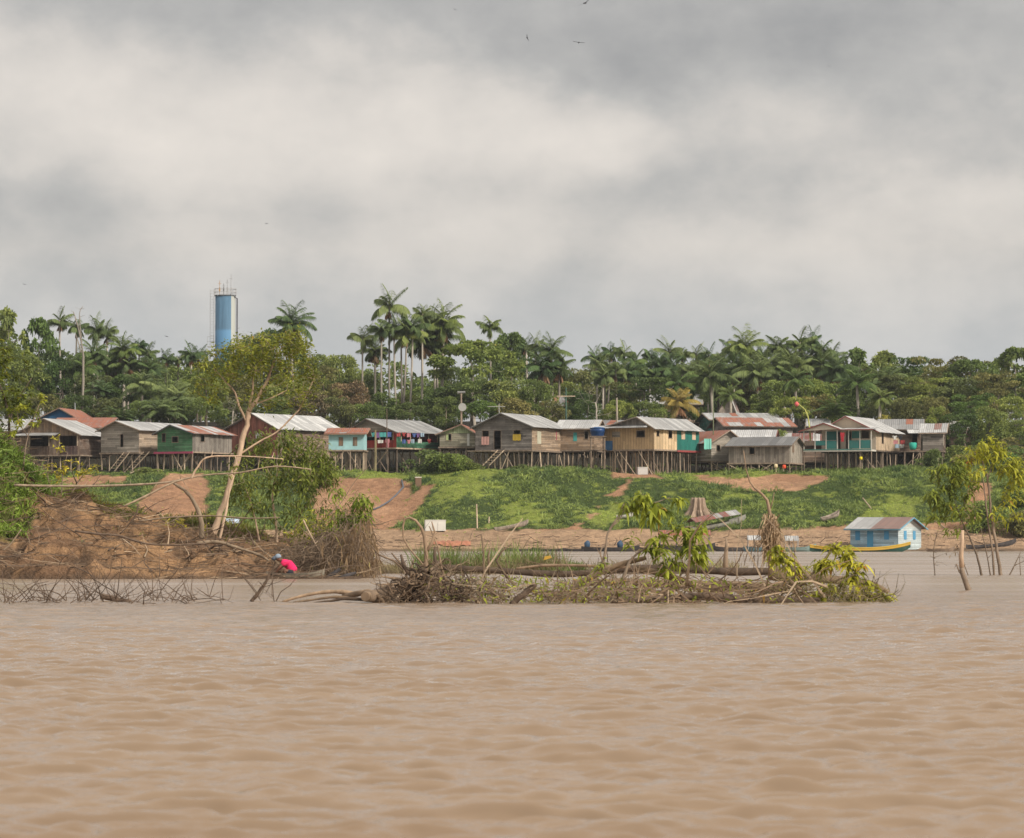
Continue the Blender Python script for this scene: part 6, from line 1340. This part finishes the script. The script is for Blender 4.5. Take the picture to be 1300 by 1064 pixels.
# dead root clump on its stem
b = W(978, 722, 73); o = tag(empty('dead_root_clump', b), 'shaggy brown clump of dead roots hanging on a crooked stem', 'dead plant'); L = lambda px, py, dy=0: W(px, py, 73 + dy) - b
m = MB(); m.tube([L(x_, y_) for x_, y_ in ((978,728),(979,700),(980,670),(978,655),(976,645),(974,635),(966,626),(958,620),(952,612),(947,595),(944,572))], [.055,.05,.045,.04,.04,.035,.03,.022,.018,.013,.008], 6)
m.tube([L(x_, y_) for x_, y_ in ((977,648),(981,636),(983,625))], [.02,.012,.006], 5); m.build('stem', DRIFT, o, True)
m = MB(); rr = random.Random(5)
for k in range(120):
    x0, y0 = 979 + rr.gauss(0, 5), rr.uniform(652, 690); x1 = 979 + rr.triangular(-34, 24, -3) * rr.random()**.5; y1 = y0 + rr.uniform(12, 44); 
    m.tube([L(x0, y0, rr.uniform(-.15,.15)), L(x0*.5 + x1*.5 + rr.gauss(0, 4), y0*.55 + y1*.45, rr.uniform(-.3,.3)), L(x1 if y1 > 700 else x0*.3 + x1*.7, y1, rr.uniform(-.4,.4))], [.013,.011,.005], 4, False)
m.build('hanging_roots', m_wood((.30,.21,.13), 4), o)
n = 260; k = RNG.random(n); px = 979 + RNG.normal(0, 1, n) * (3 + 14 * k); py = 655 + 50 * k; bb = np.array([tuple(W(a, c, e) - b) for a, c, e in zip(px, py, RNG.uniform(72.7, 73.3, n))]); d = RNG.normal(0, .4, (n, 3)); d[:, 2] = -1
v, f, m_ = leaves_np(bb, d, RNG.uniform(.12, .4, n), .022, .1, (.5, 1, .3)); link('dry_blades', np_mesh('dry_blades', v, f, np.repeat(RNG.uniform(.2, .9, n), m_)), DRYL, o)
x_ = MB(); b = W(921, 725, 90); x_.tube([(0,0,0),(0,0,.35),(.03,0,.7),(.02,0,.95)], [.10,.07,.05,.02], 7); q = x_.build('broken_stub', m_wood((.26,.19,.13), 3), None, True); q.location = b; tag(q, 'pale broken stub standing behind the floating trunk', 'stub')
x_ = MB().quad([(0,0,0),(.12,0,.02),(.36,0,.10),(.30,.02,.2),(.06,.01,.16)]).quad([(.06,.02,.16),(.30,.03,.2),(.36,.01,.10),(.12,.01,.02),(0,.01,0)]); q = x_.build('yellow_leaf', m_paint((.45,.27,.04)), None); q.scale = (.55,) * 3; q.location = W(690, 711, 76); tag(q, 'single large yellow leaf above the channel', 'leaf')

# ------------------------------------------------------------------ the person and the canoe
CY_ = 109.3
o = canoe('narrow grey dugout canoe with a crouching person at the near bank', 338, 412, 736, CY_, .75, .28, m_wood((.15,.13,.10)), z=-.08, thwarts=1, rise=.14, group=None); o.location.y = CY_
for lab, pts, r in [('dark wet log slanting out of the water behind the canoe', [(408,737),(420,731),(432,722)], .09), ('second dark wet log right of the canoe', [(424,737),(438,732),(452,727)], .09)]:
    b = W(*pts[0], 110); q = MB().tube([W(x_, y_, 110) - b for x_, y_ in pts], [r*.8, r, r*.5], 8).build('wet_log', m_wood((.045,.04,.04)), None, True); q.location = b; tag(q, lab, 'log')
def skin(name, pts, edges, radii, mat, parent=None, root=0, sub=2):
    me = bpy.data.meshes.new(name); me.from_pydata([tuple(p) for p in pts], edges, []); ob = bpy.data.objects.new(name, me); COL.objects.link(ob)
    md = ob.modifiers.new('skin', 'SKIN'); md.use_smooth_shade = True
    for i, r in enumerate(radii):
        v = me.skin_vertices[0].data[i]; v.radius = (r, r) if not hasattr(r, '__len__') else r; v.use_root = (i == root)
    ss = ob.modifiers.new('sub', 'SUBSURF'); ss.levels = sub; ss.render_levels = sub; me.materials.append(mat)
    if parent: ob.parent = parent
    return ob
s = S(CY_); pb = W(372, 733, CY_)
def J(px, py, dy=0.0): return Vector(((px - 372) / s, dy, (733 - py) / s))
SKIN = m_paint((.16, .075, .045), .6, 0)
person = None
pts = [J(373,727.5), J(370,722), J(366,717), J(361.5,713.5), J(357.5,712), J(354.5,710.5), J(352,708.5)]      # pelvis .. head
ed = [(i, i + 1) for i in range(6)]; rd = [.16, .145, .155, .15, .065, .08, .10]
for sg in (-1, 1):
    i0 = len(pts); pts += [J(374,728.5,sg*.11), J(361,724,sg*.22), J(364,732,sg*.22), J(357,732.2,sg*.24)]; ed += [(0, i0), (i0, i0+1), (i0+1, i0+2), (i0+2, i0+3)]; rd += [.11, .075, .05, .04]
    i1 = len(pts); pts += [J(361.5,714.5,sg*.19), J(355.5,720.5,sg*.26), J(350.5,727,sg*.20), J(348.8,729,sg*.19)]; ed += [(3, i1), (i1, i1+1), (i1+1, i1+2), (i1+2, i1+3)]; rd += [.075, .05, .035, .033]
    for f_ in range(5):
        i2 = len(pts); oy = (f_ - 1.5) * .022 if f_ < 4 else -sg * .05; ln = [.9, 1.0, .95, .8, .6][f_]
        a = pts[i1+3]; pts += [a + Vector((-.03, oy, -.025)), a + Vector((-.055 * ln, oy * 1.1, -.05 * ln - .01)), a + Vector((-.06 * ln, oy * 1.1, -.085 * ln - .01))]; ed += [(i1+3, i2), (i2, i2+1), (i2+1, i2+2)]; rd += [.011, .009, .008]
person = skin('person', pts, ed, rd, SKIN); person.location = pb
tag(person, 'person in a bright pink shirt and grey cap bent forward in the canoe', 'person')
sp = [J(374,727.8), J(370.3,722), J(366.2,716.8), J(361.5,713.2), J(358.6,712.2)]; e2 = [(0,1),(1,2),(2,3),(3,4)]; r2 = [.20, .185, .19, .175, .085]
for sg in (-1, 1):
    i1 = len(sp); sp += [J(361.2,714.6,sg*.20), J(357.8,718.2,sg*.245)]; e2 += [(3, i1), (i1, i1+1)]; r2 += [.11, .085]
skin('shirt', sp, e2, r2, m_paint((.72, .02, .12), .85, 0), person)
sh_ = [J(374,729)]; e3 = []; r3 = [.175]
for sg in (-1, 1): i1 = len(sh_); sh_ += [J(369,727.6,sg*.15), J(363,725,sg*.21)]; e3 += [(0, i1), (i1, i1+1)]; r3 += [.125, .10]
skin('shorts', sh_, e3, r3, m_paint((.02,.022,.03), .9, 0), person)
hc = J(352, 708.2); m = MB(); m.tube([hc + Vector((.03,0,-.01)), hc + Vector((.02,0,.04)), hc + Vector((0,0,.09)), hc + Vector((-.01,0,.125)), hc + Vector((-.015,0,.135))], [.118,.118,.098,.05,.01], 16)
m.build('cap', m_paint((.22,.27,.33), .9, 0), person, True)
MB().tube([hc + Vector((-.04,0,.005)), hc + Vector((-.13,0,-.03)), hc + Vector((-.20,0,-.06))], [.08,.075,.03], 10).build('cap_brim', m_paint((.10,.12,.15), .9, 0), person, True).scale = (1, 1, 1)
m = MB(); m.tube([hc + Vector((-.095,0,-.055)), hc + Vector((-.125,0,-.085)), hc + Vector((-.095,0,-.1))], [.012,.022,.01], 6); m.build('nose', SKIN, person, True)
for sg in (-1, 1):
    MB().tube([hc + Vector((-.088, sg*.035, -.04)), hc + Vector((-.098, sg*.036, -.045))], [.014,.008], 6).build('eye', m_paint((.02,.02,.02)), person, True)
    MB().tube([hc + Vector((.01, sg*.09, -.03)), hc + Vector((.0, sg*.112, -.04))], [.025,.016], 7).build('ear', SKIN, person, True)
MB().tube([hc + Vector((-.085,-.025,-.105)), hc + Vector((-.093,0,-.108)), hc + Vector((-.085,.025,-.105))], .008, 5).build('mouth', m_paint((.12,.04,.03)), person, True)
MB().tube([hc + Vector((.05,0,.0)), hc + Vector((.085,0,-.04)), hc + Vector((.075,0,-.08))], [.06,.05,.03], 8).build('hair', m_paint((.012,.01,.01)), person, True)

# every label must be its own: number look-alikes from left to right
by = {}
for ob in bpy.data.objects:
    if ob.parent is None and 'label' in ob and 'category' in ob: by.setdefault(ob['label'], []).append(ob)
for lab, lst in by.items():
    if len(lst) > 1:
        lst.sort(key=lambda q: q.location.x / max(1, q.location.y))
        for i, ob in enumerate(lst): ob['label'] = f"{ORD[i]} from left, {lab}"
for ob in bpy.data.objects:
    if 'label' in ob and len(ob['label'].split()) > 16: ob['label'] = ob['label'].replace(' midway up behind', ' behind').replace('loose leaved open', 'loose leaved').replace(' on the skyline above', ' above').replace('flat tiered spreading', 'flat tiered')

# ------------------------------------------------------------------ humid air
m = MB().box((-9200, -9100, -6), (9200, 9100, 75)); hz_ = NT('humid_air')
pv = hz_.n('ShaderNodeVolumePrincipled'); pv.inputs['Color'].default_value = (.86, .90, .95, 1); pv.inputs['Density'].default_value = .0001; pv.inputs['Anisotropy'].default_value = .2
hz_.t.links.new(pv.outputs[0], hz_.out.inputs['Volume'])
tag(m.build('haze', hz_.m, None), 'thin humid haze over the river and village', 'haze', kind='stuff')
